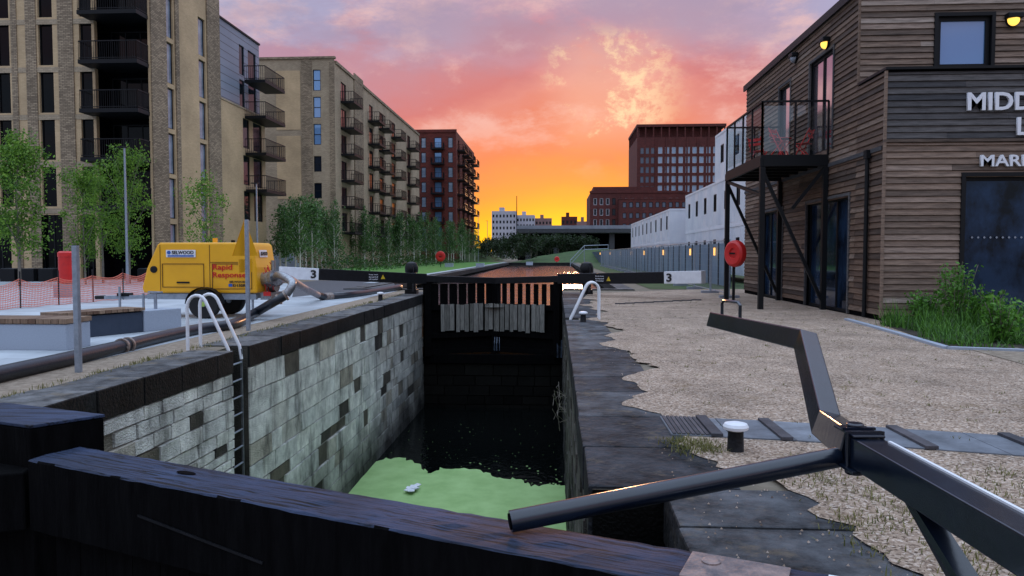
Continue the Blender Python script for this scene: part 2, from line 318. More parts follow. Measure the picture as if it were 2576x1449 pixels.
def tag(o,label=None,cat=None,group=None,kind=None):
    if label: o['label']=label
    if cat: o['category']=cat
    if group: o['group']=group
    if kind: o['kind']=kind
    return o
def thing(name,loc,label,cat,group=None,rz=0,local=False):
    o=bpy.data.objects.new(name,None); COL.objects.link(o); o.location=loc; o.rotation_euler=(0,0,rz); o.empty_display_size=.2
    OFF[o.name]=Vector((0,0,0)) if local else Vector(loc)
    return tag(o,label,cat,group)
def copy_tree(o,parent=None):
    c=o.copy(); COL.objects.link(c); c.parent=parent
    for ch in list(o.children): copy_tree(ch,c)
    return c
def text(body,parent,mat,c,width,height,u=Vector((1,0,0)),extr=.004,left=False,name='lettering',bold=.0):
    cu=bpy.data.curves.new(name,'FONT'); cu.body=body; cu.extrude=.02; cu.offset=bold; cu.resolution_u=3
    ob=bpy.data.objects.new(name,cu); COL.objects.link(ob); bpy.context.view_layer.update()
    me=bpy.data.meshes.new_from_object(ob.evaluated_get(bpy.context.evaluated_depsgraph_get()))
    bpy.data.objects.remove(ob)
    xs=[v.co.x for v in me.vertices]; ys=[v.co.y for v in me.vertices]
    x0,x1,y0,y1=min(xs),max(xs),min(ys),max(ys); n=Vector((u.y,-u.x,0)); off=OFF.get(parent.name,Vector((0,0,0)))
    for v in me.vertices:
        a=(v.co.x-(x0 if left else (x0+x1)/2))/(x1-x0)*width; b=(v.co.y-(y0+y1)/2)/(y1-y0)*height; d=v.co.z/.02*extr
        v.co=Vector(c)+u*a+Z*b+n*d-off
    me.materials.clear(); me.materials.append(mat)
    o=bpy.data.objects.new(name,me); COL.objects.link(o); o.parent=parent; OFF[o.name]=off; return o
ORD=['first','second','third','fourth','fifth','sixth','seventh','eighth','ninth','tenth','eleventh','twelfth','thirteenth','fourteenth','fifteenth','sixteenth','seventeenth','eighteenth','nineteenth','twentieth']
def ordn(i):
    if i<20: return ORD[i]
    t={2:'twenty',3:'thirty',4:'forty',5:'fifty'}[(i+1)//10]
    return {2:'twentieth',3:'thirtieth',4:'fortieth',5:'fiftieth'}[(i+1)//10] if (i+1)%10==0 else t+'-'+ORD[(i+1)%10-1]
# ---------------------------------------------------------------- facades
def wallholes(mb,o,u,W,z0,z1,holes,depth=.2):
    n=Vector((u.y,-u.x,0)); us=sorted({0,W}|{h[0] for h in holes}|{h[1] for h in holes}); zs=sorted({z0,z1}|{h[2] for h in holes}|{h[3] for h in holes})
    P=lambda a,z,d=0:o+u*a+Z*z-n*d
    for i in range(len(us)-1):
        a=(us[i]+us[i+1])/2
        col=[h for h in holes if h[0]<a<h[1]]
        for j in range(len(zs)-1):
            z=(zs[j]+zs[j+1])/2
            if any(h[2]<z<h[3] for h in col): continue
            mb.add([P(us[i],zs[j]),P(us[i+1],zs[j]),P(us[i+1],zs[j+1]),P(us[i],zs[j+1])],[(0,1,2,3)])
    for a0,a1,b0,b1 in [h[:4] for h in holes]:
        for p,q in (((a0,b0),(a1,b0)),((a1,b0),(a1,b1)),((a1,b1),(a0,b1)),((a0,b1),(a0,b0))):
            mb.add([P(*p),P(*q),P(*q,depth),P(*p,depth)],[(0,1,2,3)])
WC={}
def part_at(name,me,parent,w,rz):
    o=bpy.data.objects.new(name,me); COL.objects.link(o); o.parent=parent; o.location=w-OFF[parent.name]; o.rotation_euler=(0,0,rz); return o
def window(root,o,u,h,fm=None,pm=None,nx=1,nz=1,t=.06,inset=.12,name='window'):
    fm=fm or m_frame; pm=pm or m_pane
    w=h[1]-h[0]; hh=h[3]-h[2]; key=(round(w,2),round(hh,2),fm.name,pm.name,nx,nz,t,name)
    if key not in WC:
        mb=MB(); g=.002
        for x in (-w/2+g,w/2-g-t): mb.box(x,x+t,-.03,.03,g,hh-g)
        for z in (g,hh-g-t): mb.box(-w/2+g+t,w/2-g-t,-.03,.03,z,z+t)
        for i in range(1,nx): x=-w/2+w*i/nx; mb.box(x-t/2,x+t/2,-.028,.028,t+g,hh-t-g)
        for i in range(1,nz): z=hh*i/nz; mb.box(-w/2+t,w/2-t,-.026,.026,z-t/2,z+t/2)
        p=MB(); p.add([(-w/2+.01,.01,.01),(w/2-.01,.01,.01),(w/2-.01,.01,hh-.01),(-w/2+.01,.01,hh-.01)],[(0,1,2,3)])
        WC[key]=(mb.mesh(name,fm),p.mesh('pane',pm,recalc=False))
    n=Vector((u.y,-u.x,0)); rz=math.atan2(u.y,u.x)
    f=part_at(name,WC[key][0],root,o+u*((h[0]+h[1])/2)+Z*h[2]-n*inset,rz)
    p=bpy.data.objects.new('pane',WC[key][1]); COL.objects.link(p); p.parent=f; return f
BC={}
def balcony(root,o,u,a,z,w,d,bars=.25,bt=.03,rail=1.1):
    key=(w,d,bars)
    if key not in BC:
        s=MB(); s.box(-w/2,w/2,-d,0,-.24,0)
        q=MB(); 
        for p0,p1 in (((-w/2+.04,0),(-w/2+.04,-d+.04)),((-w/2+.04,-d+.04),(w/2-.04,-d+.04)),((w/2-.04,-d+.04),(w/2-.04,0))):
            A=Vector((*p0,0)); B=Vector((*p1,0)); ln=(B-A).length; k=max(2,int(ln/bars))
            q.beam(A+Z*rail,B+Z*rail,.06,.06); q.beam(A+Z*.1,B+Z*.1,.04,.04)
            for i in range(k+1):
                c=A+(B-A)*i/k; q.beam(c,c+Z*rail,bt,bt)
        BC[key]=(s.mesh('balcony',m_frame),q.mesh('railing',m_black))
    n=Vector((u.y,-u.x,0)); rz=math.atan2(u.y,u.x)
    b=part_at('balcony',BC[key][0],root,o+u*a+Z*z+n*.003,rz)
    r=bpy.data.objects.new('railing',BC[key][1]); COL.objects.link(r); r.parent=b; return b
def clad(root,name,o,u,W,z0,z1,holes,h,mat):
    n=Vector((u.y,-u.x,0)); mb=MB(); z=z0
    while z<z1-.01:
        zt=min(z+h,z1); zc=(z+zt)/2
        iv=[(0,W)]
        for H in holes:
            if H[2]<zc<H[3]:
                nv=[]
                for a,b in iv:
                    if H[1]<=a or H[0]>=b: nv.append((a,b))
                    else:
                        if H[0]>a: nv.append((a,H[0]))
                        if H[1]<b: nv.append((H[1],b))
                iv=nv
        for a,b in iv:
            x=a
            while x<b-.01:
                e=min(b,x+random.uniform(1.2,4.2))
                if b-e<.4: e=b
                P=lambda s,d,zz:o+u*s+n*d+Z*zz
                j=random.uniform(0,.008)
                q=[P(x+.002,.002,z),P(e-.002,.002,z),P(e-.002,.04+j,z+.012),P(x+.002,.04+j,z+.012),P(x+.002,.002,zt),P(e-.002,.002,zt),P(e-.002,.01+j,zt-.004),P(x+.002,.01+j,zt-.004)]
                mb.add(q,[(0,1,2,3),(4,7,6,5),(3,2,6,7),(0,3,7,4),(1,5,6,2)],random.random()); x=e
        z=zt
    return mb.build(name,mat,root,recalc=False)
V=Vector
UX=V((1,0,0)); UY=V((0,1,0)); UXm=V((-1,0,0)); UYm=V((0,-1,0))
# ================================================================= WORLD
W=bpy.data.worlds.new('World'); S.world=W; W.use_nodes=True; t=W.node_tree; N=t.nodes; L=t.links
bg=N['Background']; out=N['World Output']
tc=N.new('ShaderNodeTexCoord'); sep=N.new('ShaderNodeSeparateXYZ'); L.new(tc.outputs['Generated'],sep.inputs[0])
def noise(scale,st,det=7,rough=.6,dist=0,loc=(0,0,0)):
    mp=N.new('ShaderNodeMapping'); mp.inputs['Scale'].default_value=st; mp.inputs['Location'].default_value=loc; L.new(tc.outputs['Generated'],mp.inputs['Vector'])
    n=N.new('ShaderNodeTexNoise'); n.inputs['Scale'].default_value=scale; n.inputs['Detail'].default_value=det; n.inputs['Roughness'].default_value=rough; n.inputs['Distortion'].default_value=dist
    L.new(mp.outputs[0],n.inputs['Vector']); return n.outputs['Fac']
def mr(v,a,b,c,d):
    n=N.new('ShaderNodeMapRange'); n.interpolation_type='SMOOTHSTEP'
    for k,x in zip(('From Min','From Max','To Min','To Max'),(a,b,c,d)): n.inputs[k].default_value=x
    L.new(v,n.inputs['Value']); return n.outputs[0]
def ma(op,a,b,c=None):
    n=N.new('ShaderNodeMath'); n.operation=op
    for i,x in enumerate((a,b,c)):
        if x is None: continue
        if isinstance(x,(int,float)): n.inputs[i].default_value=x
        else: L.new(x,n.inputs[i])
    return n.outputs[0]
def mixc(f,a,b):
    n=N.new('ShaderNodeMix'); n.data_type='RGBA'
    for k,x in (('Factor',f),('A',a),('B',b)):
        if isinstance(x,tuple): n.inputs[k].default_value=(*x,1)
        elif isinstance(x,(int,float)): n.inputs[k].default_value=x
        else: L.new(x,n.inputs[k])
    return n.outputs['Result']
warp=noise(3.0,(1,1,2.6),9,.55,.1,(0,0,.35))
warpamt=mr(sep.outputs['Z'],.02,.2,.02,.11)
warp2=noise(9,(1,1,2.2),9,.62,.2,(2.2,0,.8)); w2amt=mr(sep.outputs['Z'],.04,.14,.012,.075)
xc=ma('SUBTRACT',sep.outputs['X'],.02); side=ma('MULTIPLY',ma('MULTIPLY',xc,xc),1.25)
e=ma('ADD',ma('MULTIPLY_ADD',ma('SUBTRACT',warp,.5),warpamt,sep.outputs['Z']),side)
e=ma('MULTIPLY_ADD',ma('SUBTRACT',warp2,.5),w2amt,e)
r1=ramp(N,[(0,lin((255,172,24))),(.025,lin((255,208,16))),(.048,lin((255,192,18))),(.072,lin((255,162,34))),(.1,lin((251,140,56))),(.14,lin((240,122,80))),(.18,lin((240,134,106))),(.215,lin((236,150,140))),(.245,lin((216,124,128))),(.28,lin((206,140,154))),(.325,lin((192,158,180))),(.38,lin((172,156,186))),(.5,lin((165,178,215))),(1,lin((200,218,246)))])
L.new(e,r1.inputs[0])
r2=ramp(N,[(0,lin((140,146,165))),(.15,lin((165,178,200))),(.5,lin((184,204,232))),(1,lin((200,218,246)))]); L.new(sep.outputs['Z'],r2.inputs[0])
base=mixc(mr(sep.outputs['Y'],.1,.85,0,1),r2.outputs[0],r1.outputs[0])
hi=mr(sep.outputs['Z'],.08,.2,0,1); hi2=mr(sep.outputs['Z'],.6,.4,0,1); hi=ma('MULTIPLY',hi,hi2)
cl=noise(2.6,(1,1,2.6),9,.6,.15,(3.1,.4,.2)); dk=ma('MULTIPLY',mr(cl,.49,.6,0,.42),hi)
base=mixc(dk,base,lin((196,98,98)))
cl2=noise(3.8,(1,1,2.0),10,.66,.15,(1.3,2.4,.9)); lt=ma('MULTIPLY',mr(cl2,.46,.6,0,.66),hi)
base=mixc(lt,base,lin((242,194,186)))
cl3=noise(2.4,(1,1,2.4),10,.64,.15,(5.3,.4,1.9)); mv=ma('MULTIPLY',mr(cl3,.46,.58,0,.62),mr(sep.outputs['Z'],.2,.3,0,1)); mv=ma('MULTIPLY',mv,hi2)
base=mixc(mv,base,lin((158,142,170)))
big=noise(3.5,(1,1,1.6),4,.5,0,(.2,1.1,.5)); hn=noise(17,(1,1,1.3),10,.72,.2,(.7,1.9,.5))
hf=mr(ma('ADD',ma('MULTIPLY',hn,.7),ma('MULTIPLY',big,.3)),.5,.6,0,1)
hx=ma('MULTIPLY',mr(sep.outputs['X'],-.04,.04,0,1),mr(sep.outputs['X'],.18,.09,0,1)); hz=ma('MULTIPLY',mr(sep.outputs['Z'],.12,.18,0,1),mr(sep.outputs['Z'],.3,.25,0,1))
hb=ma('MULTIPLY',ma('MULTIPLY',hx,hz),.45); base=mixc(hb,base,lin((246,184,160)))
hh=ma('MULTIPLY',ma('MULTIPLY',hf,ma('MULTIPLY',hx,hz)),.85)
base=mixc(hh,base,lin((255,222,176)))
up=mr(sep.outputs['Z'],.38,.8,1,2.2)
sc2=N.new('ShaderNodeVectorMath'); sc2.operation='SCALE'; L.new(base,sc2.inputs[0]); L.new(up,sc2.inputs['Scale'])
L.new(sc2.outputs[0],bg.inputs['Color']); bg.inputs['Strength'].default_value=1.0
sky=N.new('ShaderNodeTexSky'); sky.sky_type='NISHITA'; sky.sun_disc=False; sky.sun_elevation=R(3); sky.sun_rotation=R(1.5)
bg2=N.new('ShaderNodeBackground'); bg2.inputs['Strength'].default_value=.01; L.new(sky.outputs[0],bg2.inputs['Color'])
ads=N.new('ShaderNodeAddShader'); L.new(bg.outputs[0],ads.inputs[0]); L.new(bg2.outputs[0],ads.inputs[1]); L.new(ads.outputs[0],out.inputs['Surface'])
sl=bpy.data.lights.new('sun','SUN'); so=bpy.data.objects.new('sun',sl); COL.objects.link(so); so.location=(0,0,50); sl.energy=.5; sl.angle=R(3); sl.color=(1,.5,.25)
sd=V((math.sin(R(1.5)),math.cos(R(1.5)),math.tan(R(4)))).normalized(); so.rotation_euler=sd.to_track_quat('Z','Y').to_euler()
S.view_settings.view_transform='Standard'; S.view_settings.look='None'
# ================================================================= GROUND AND WATER
LX,RX=-5.34,.25
def flat(mb,x0,x1,y0,y1,holes,z):
    xs=sorted({x0,x1}|{h[0] for h in holes}|{h[1] for h in holes}); ys=sorted({y0,y1}|{h[2] for h in holes}|{h[3] for h in holes})
    for i in range(len(xs)-1):
        for j in range(len(ys)-1):
            cx=(xs[i]+xs[i+1])/2; cy=(ys[j]+ys[j+1])/2
            if any(h[0]<cx<h[1] and h[2]<cy<h[3] for h in holes): continue
            mb.add([(xs[i],ys[j],z),(xs[i+1],ys[j],z),(xs[i+1],ys[j+1],z),(xs[i],ys[j+1],z)],[(0,1,2,3)])
g=MB(); flat(g,-1500,1500,-300,2500,[(LX,RX,1.5,33),(-5.84,LX,1.5,5),(RX,.75,1.5,5),(-9.7,3.5,33,140),(LX-.3,LX,11.85,12.45),(RX,RX+.3,17.9,18.5)],0)
tag(g.build('ground',m_ground),kind='structure')
w=MB(); w.sheet([(LX-.5,1.4),(RX+.5,1.4),(RX+.5,29.6),(LX-.5,29.6)],-4.55); tag(w.build('lock_water',m_waterL),kind='structure')
w=MB(); w.sheet([(-9.9,30),(3.7,30),(3.7,140.5),(-9.9,140.5)],-.56); tag(w.build('canal_water',m_waterU),kind='structure')
pts=[(LX-.02,9),(RX+.02,9)]
edge=[(1428,1226),(1390,1218),(1340,1222),(1300,1205),(1250,1200),(1215,1186),(1160,1176),(1110,1178),(1085,1190),(1068,1180),(1040,1160),(1000,1152),(968,1152),(950,1160)]
ep=[G(a,b,-4.54) for a,b in edge]; ep2=[]
for i in range(len(ep)-1):
    for k in range(5):
        q=ep[i].lerp(ep[i+1],k/5); ep2.append((q.x+random.uniform(-.06,.06),q.y+random.uniform(-.14,.14)))
ep2[0]=(RX+.02,ep2[0][1]); ep2.append((LX-.02,ep[-1].y))
w=MB(); w.sheet(pts+ep2,-4.54); tag(w.build('duckweed',m_algae,recalc=False),'pale green duckweed covering the near part of the lock water','duckweed',kind='stuff')
w=MB()
for i in range(200):
    y=19.5+7*random.random()**2; x=random.uniform(LX,RX); s=random.uniform(.008,.02)*(1.6 if y<21.5 else .8)
    w.add([(x-s,y-s,-4.535),(x+s,y-s*.6,-4.535),(x+s*.7,y+s,-4.535),(x-s*.8,y+s*.7,-4.535)],[(0,1,2,3)])
tag(w.build('floating_specks',m_algae,recalc=False),'loose flecks of weed floating on the black lock water','floating weed',kind='stuff')
c=G(1038,1230,-4.5); w=MB()
for i in range(5):
    a=i*.9; w.beam((c.x+math.cos(a)*.12,c.y+math.sin(a)*.3,-4.49),(c.x-math.cos(a)*.16,c.y-math.sin(a)*.4,-4.46+.01*i),.16,.02)
tag(w.build('plastic_scrap',m_white,loc=(c.x,c.y,-4.5)),'white crumpled plastic scrap floating on the green duckweed','litter')
def kerbwall(mb,p0,p1,th,z0,z1,step=1.6):
    p0=V(p0); p1=V(p1); d=p1-p0; n=max(1,int(d.length/step)); s=d.cross(Z).normalized()*th
    for i in range(n):
        a=p0+d*(i/n)+d.normalized()*.006; c_=p0+d*((i+1)/n)-d.normalized()*.006
        mb.prism([(a.x,a.y),(c_.x,c_.y),(c_.x+s.x,c_.y+s.y),(a.x+s.x,a.y+s.y)],z0,z1+random.uniform(-.006,.006))
b=MB()
kerbwall(b,(-9.66,140,0),(-9.66,33,0),-.7,-.35,.05,2.2); kerbwall(b,(3.46,33,0),(3.46,140,0),-.7,-.35,.05,2.2); kerbwall(b,(-9.6,139.9,0),(3.4,139.9,0),-.7,-.35,.06,2.2)
kerbwall(b,(-5.4,32.96,0),(-9.6,32.96,0),.6,-.35,.05); kerbwall(b,(3.4,32.96,0),(.3,32.96,0),.6,-.35,.05)
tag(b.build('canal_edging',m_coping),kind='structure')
b=MB(); b.add([(-9.7,33,0),(-9.7,140,0),(-9.7,140,-2),(-9.7,33,-2)],[(0,1,2,3)]); b.add([(3.5,33,0),(3.5,140,0),(3.5,140,-2),(3.5,33,-2)],[(0,1,2,3)]); b.add([(-9.7,140,0),(3.5,140,0),(3.5,140,-2),(-9.7,140,-2)],[(0,1,2,3)])
b.add([(-9.7,33,0),(LX,33,0),(LX,33,-2),(-9.7,33,-2)],[(0,1,2,3)]); b.add([(RX,33,0),(3.5,33,0),(3.5,33,-2),(RX,33,-2)],[(0,1,2,3)])
tag(b.build('canal_bank_wall',m_mortard),'low dark masonry bank wall lining the upper canal','canal wall')
g=MB()
poly=[]; y=1.6
while y<27:
    x=1.08+.2*math.sin(y*1.3)+.14*math.sin(y*3.7+1)+random.uniform(-.07,.07)
    if y<5.4: x=1.5+(5.4-y)*.18+random.uniform(-.12,.12)
    if 5.0<y<8: x-=.1
    poly.append((x,y)); y+=.13
poly+=[(1.3,30),(6.5,34),(20,34),(20,1.6)]
g.sheet(poly,.028); tag(g.build('gravel',m_gravel,recalc=False),kind='structure')
g=MB(); g.sheet([(-6.95,4),(-6.95,32),(-8.4,36),(-45,58),(-80,58),(-80,4)],.006); tag(g.build('plaza_paving',m_plaza,recalc=False),kind='structure')
g=MB(); g.sheet([(-6.05,1.6),(-6.0,31),(-7.1,31),(-7.2,1.6)],.003); tag(g.build('grit_strip',m_grit,recalc=False),kind='structure')
a=[G(735,748),G(1000,722),G(985,708),G(800,706),G(742,712)]
g=MB(); g.sheet([(p.x,p.y) for p in a],.012); tag(g.build('tarmac_patch',m_asph,recalc=False),kind='structure')
g=MB(); g.sheet([(-10.6,46),(-10.6,150),(-24,150),(-24,64),(-21,50)],.03); tag(g.build('lawn',m_grass,recalc=False),kind='structure')
g=MB(); g.sheet([(-9.95,40),(-9.95,150),(-10.6,150),(-10.6,46),(-10.6,40)],.035); tag(g.build('towpath',m_plaza,recalc=False),kind='structure')
g=MB(); g.sheet([(4.3,34.2),(60,34.2),(60,160),(4.3,160)],.02); tag(g.build('rough_verge',m_roughgrass,recalc=False),kind='structure')
def bank(name,x0,x1,y0,y1,f,mat,n=24):
    mb=MB(); vs=[]; 
    for i in range(n+1):
        for j in range(n+1):
            x=x0+(x1-x0)*i/n; y=y0+(y1-y0)*j/n; vs.append((x,y,f(i/n,j/n)+(0 if i in(0,n) or j in (0,n) else random.uniform(-.06,.06))))
    mb.add(vs,[(i*(n+1)+j,(i+1)*(n+1)+j,(i+1)*(n+1)+j+1,i*(n+1)+j+1) for i in range(n) for j in range(n)])
    return tag(mb.build(name,mat,smooth=True),kind='structure')
hump=lambda s:math.sin(math.pi*max(0,min(1,s)))
m_bankg=M('bank_grass',(.018,.045,.01),(.045,.1,.016),.8,.95,.5)
bank('grass_bank',-9,24,144,196,lambda a,b_:.02+2.8*min(1,b_*1.3)*min(1,(1-b_)*8)*min(1,.15+a*1.8)*min(1,a*8)*min(1,(1-a)*6),m_bankg)
bank('hillside',-26.5,-13.5,152,196,lambda a,b_:.02+3.2*hump(a)*min(1,b_*3)*min(1,(1-b_)*6),m_roughgrass,16)
# ================================================================= LOCK CHAMBER
def ashlar(mb,o,u,W_,z0,z1,ch,l0,l1,gap=.009):
    n=V((u.y,-u.x,0)); z=z1
    while z>z0+.02:
        h=ch*random.choice((.7,.9,1,1.2)); zb=max(z0,z-h); a=-random.uniform(0,l0)
        while a<W_:
            L_=random.uniform(l0,l1); s=max(a,0)+gap/2; e_=min(a+L_,W_)-gap/2; a+=L_
            if e_-s<.05: continue
            d=random.uniform(.0,.022); c_=.01; r=random.random()
            if r>.92 and random.random()<.6: d=-.02
            P=lambda aa,dd,zz:o+u*aa+n*dd+Z*zz
            zz0=zb+gap/2; zz1=z-gap/2; j=lambda:random.uniform(-.008,.008)
            q=[P(s,-.06,zz0),P(e_,-.06,zz0),P(e_,-.06,zz1),P(s,-.06,zz1),P(s+c_+j(),d+j(),zz0+c_+j()),P(e_-c_+j(),d+j(),zz0+c_+j()),P(e_-c_+j(),d+j(),zz1-c_+j()),P(s+c_+j(),d+j(),zz1-c_+j())]
            mb.add(q,[(4,5,6,7),(0,1,5,4),(1,2,6,5),(2,3,7,6),(3,0,4,7)],r)
        z=zb
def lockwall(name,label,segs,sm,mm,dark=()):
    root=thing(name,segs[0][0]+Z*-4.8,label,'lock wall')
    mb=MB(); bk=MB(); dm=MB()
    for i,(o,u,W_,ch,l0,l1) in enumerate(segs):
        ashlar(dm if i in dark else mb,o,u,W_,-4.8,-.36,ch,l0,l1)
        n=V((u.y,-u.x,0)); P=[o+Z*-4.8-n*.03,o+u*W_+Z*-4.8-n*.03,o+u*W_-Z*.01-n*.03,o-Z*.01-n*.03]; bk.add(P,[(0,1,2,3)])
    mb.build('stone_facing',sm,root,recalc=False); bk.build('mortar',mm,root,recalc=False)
    if dark: dm.build('recess_facing',m_stonedark,root,recalc=False)  # ladder recess shade put into a darker stone colour
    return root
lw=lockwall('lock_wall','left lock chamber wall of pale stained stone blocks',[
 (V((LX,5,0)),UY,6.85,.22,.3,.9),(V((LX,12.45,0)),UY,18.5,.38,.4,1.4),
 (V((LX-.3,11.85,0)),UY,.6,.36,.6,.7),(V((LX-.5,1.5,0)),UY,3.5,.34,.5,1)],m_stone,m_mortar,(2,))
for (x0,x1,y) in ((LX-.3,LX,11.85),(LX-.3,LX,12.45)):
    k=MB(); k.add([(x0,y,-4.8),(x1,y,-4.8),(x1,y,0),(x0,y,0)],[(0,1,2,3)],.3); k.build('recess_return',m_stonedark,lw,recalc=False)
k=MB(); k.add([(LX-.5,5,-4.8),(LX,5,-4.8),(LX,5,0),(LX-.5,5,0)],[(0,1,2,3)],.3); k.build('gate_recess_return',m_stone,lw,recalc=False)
rw=lockwall('lock_wall','right lock chamber wall, dark, seen almost edge on',[
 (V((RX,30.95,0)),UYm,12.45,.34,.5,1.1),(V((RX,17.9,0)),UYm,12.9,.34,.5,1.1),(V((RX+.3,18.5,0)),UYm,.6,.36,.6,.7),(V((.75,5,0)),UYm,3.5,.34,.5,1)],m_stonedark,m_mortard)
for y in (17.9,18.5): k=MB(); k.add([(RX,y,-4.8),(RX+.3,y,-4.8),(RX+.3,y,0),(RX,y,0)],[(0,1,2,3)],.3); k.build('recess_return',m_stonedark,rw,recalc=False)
m_darkstone=Mr('black_stone',[(0,(.002,.002,.002)),(1,(.007,.007,.006))],3,.5,.5,.6,spec=.15)
k=MB(); k.add([(RX,5,-4.8),(.75,5,-4.8),(.75,5,0),(RX,5,0)],[(0,1,2,3)],.3); k.build('gate_recess_return',m_darkstone,rw,recalc=False)  # near black, so the shade of the gate recess is in its colour
def coping(x_in,x_out,yr):
    mb=MB(); y=yr[0]; s=1 if x_out>x_in else -1
    while y<yr[1]-.1:
        L_=random.uniform(.9,1.7); e_=min(yr[1],y+L_)
        if yr[1]-e_<.3: e_=yr[1]
        w_=abs(x_out-x_in)+random.uniform(-.12,.14); xo=x_in+s*w_; xi=x_in-s*.03
        top=.014+random.uniform(0,.012)
        mb.prism([(xi,y+.006),(xo,y+.006),(xo+random.uniform(-.04,.04),e_-.006),(xi+random.uniform(-.012,.012),e_-.006)],-.355,top); y=e_
    return mb
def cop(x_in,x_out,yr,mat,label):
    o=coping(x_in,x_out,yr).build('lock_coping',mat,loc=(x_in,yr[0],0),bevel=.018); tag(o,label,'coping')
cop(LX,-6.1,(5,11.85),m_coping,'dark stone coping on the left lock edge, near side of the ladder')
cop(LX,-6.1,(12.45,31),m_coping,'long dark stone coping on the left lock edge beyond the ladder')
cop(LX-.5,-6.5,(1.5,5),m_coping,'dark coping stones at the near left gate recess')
cop(RX,1.2,(5,17.9),m_slab,'worn grey stone slabs paving the right lock edge, near stretch')
cop(RX,1.2,(18.5,31),m_slab,'worn grey slabs on the right lock edge beyond the hoop')
cop(.75,2.0,(1.5,5),m_slab,'big worn slabs beside the near right gate recess')
mb=MB(); ashlar(mb,V((LX,29.35,0)),UX,RX-LX,-4.8,-2.5,.4,.6,1.2)
o=thing('gate_cill',(-2.5,29.4,-4.8),'black wet stone cill wall under the far gates','cill')
mb.build('stone_facing',m_darkstone,o,recalc=False)
k=MB(); k.box(LX,RX,29.4,31,-4.8,-2.48); k.build('cill_core',m_gatewood,o)
k=MB(); k.box(LX,RX,29.22,29.4,-2.75,-2.4); k.build('cill_beam',m_gatewood,o)
# ================================================================= FAR GATES
def gateleaf(hx,cx,side,endpx,label):
    hinge=V((hx,29.1,0)); mit=V((cx,30.35,0)); d=(mit-hinge); Lg=d.length; u=d.normalized(); w_=V((u.y,-u.x,0))
    if w_.y>0: w_=-w_
    root=thing('lock_gate',hinge,label,'lock gate')
    fr=MB(); end=AY(endpx,686 if side<0 else 697,25.9)
    pmid=mit+Z*.52; ph=hinge+Z*.64
    bd=(end-ph); p1=ph+bd*.76
    k=MB(); k.beam(pmid,ph,.3,.26); k.beam(ph+ (ph-end)*.02,p1,.36,.4,.38,.42); k.build('balance_beam',m_black,root,bevel=.015)
    k=MB(); k.beam(p1,end,.39,.43,.4,.44); wt=k.build('beam_end',m_white,root,bevel=.012)
    uu=bd.normalized()*(1 if side>0 else -1); fn=V((uu.y,-uu.x,0)).normalized()
    q=p1+bd.normalized()*.2; uh=V((uu.x,uu.y,0)).normalized()
    text('3',wt,m_blacktxt,q+fn*.212,.2,.3,uh,.006,bold=.03)
    q=ph+bd*(.36 if side<0 else .33)
    sg=MB(); a=q+fn*.2; P=lambda x,z:a+uh*x+Z*z
    sg.add([P(.17,-.09),P(.35,-.09),P(.26,.08)],[(0,1,2)]); sg.build('warning_triangle',M('warning_yellow_%d'%side,(.6,.42,.02),None,rough=.5),root,recalc=False)
    for i,s_ in enumerate(('Keep boat','forward of','cill marker')): text(s_,root,m_whitetxt,a+uh*-.12+Z*(.08-.085*i),.36,.055,uh,.003)
    for a0 in (0.06,Lg-.14): fr.frame(hinge,u,w_,a0,a0+.26,-.16,.14,-2.45,.5 if a0>1 else .62)
    for zz in (-.62,-1.75,-2.4): fr.frame(hinge,u,w_,.3,Lg-.14,-.12,.1,zz,zz+.2)
    fr.build('gate_frame',m_gatewood,root)
    pk=MB(); a0=.34; i=0
    while a0<Lg-.2:
        wd=.17 if side>0 else .3; pk.frame(hinge,u,w_,a0,min(a0+wd,Lg-.12),-.04,.06,-.62,.42); a0+=wd+(.19 if side>0 else .09); i+=1
    pk.build('picket',m_gatewood,root)
    sb=MB(); sb.frame(hinge,u,w_,.32,Lg-.14,-.11,-.02,-2.4,-.5); sb.build('planking',m_gatewood,root)
    bo=MB(); a0=.72
    while a0<Lg+.02:
        wd=random.choice((.14,.17,.19)); bo.frame(hinge,u,w_,a0,a0+wd,.105,.15,-1.5+random.uniform(-.06,.05),-.4+random.uniform(-.04,.02)); a0+=wd+random.choice((.015,.02,.05,.09))
    bo.build('fender_boards',m_board,root)
    return root
gateleaf(LX+.02,-2.57,-1,705,'far left lock gate with white-tipped black balance beam numbered 3')
gateleaf(RX-.02,-2.49,1,1770,'far right lock gate with white-tipped black balance beam numbered 3')
k=MB()
for (px,y0,y1,n_) in ((1250,848,882,5),(1408,855,900,6)):
    for i in range(n_):
        q0=px+random.uniform(-7,7); a=AY(q0,y0,29.1); b_=AY(q0+random.uniform(-2,2),y1,28.95); k.tube([a,a.lerp(b_,.5)+V((0,-.06,.02)),b_],random.uniform(.004,.011),5)
tag(k.build('leaking_water',M('running_water',(.1,.13,.18),None,rough=.2)),'thin spouts of water leaking through the far gates','leaking water',kind='stuff')
def gear(x,y,label):
    r=thing('paddle_gear',(x,y,0),label,'paddle gear')
    k=MB(); k.box(x-.24,x+.24,y-.24,y+.24,0,.2); k.box(x-.17,x+.17,y-.17,y+.17,.2,.86); k.build('pedestal',m_black,r,bevel=.02)
    k=MB(); k.lathe((x,y,0),[(.24,.86),(.27,.9),(.27,1.1),(.2,1.25),(.06,1.31)],16); k.build('gear_cap',m_black,r,smooth=True)
    k=MB(); k.beam((x+.1,y-.22,.1),(x+.1,y-.22,1.15),.05,.08); k.build('rack',m_blacksteel,r)
    k=MB(); k.tube([(x-.1,y-.27,.75),(x-.1,y-.17,.75)],.09,12); k.build('gear_wheel',m_blacksteel,r)
gear(-5.85,29.6,'black paddle gear post at the left end of the far gates'); gear(1.2,29.6,'black paddle gear post at the right end of the far gates')
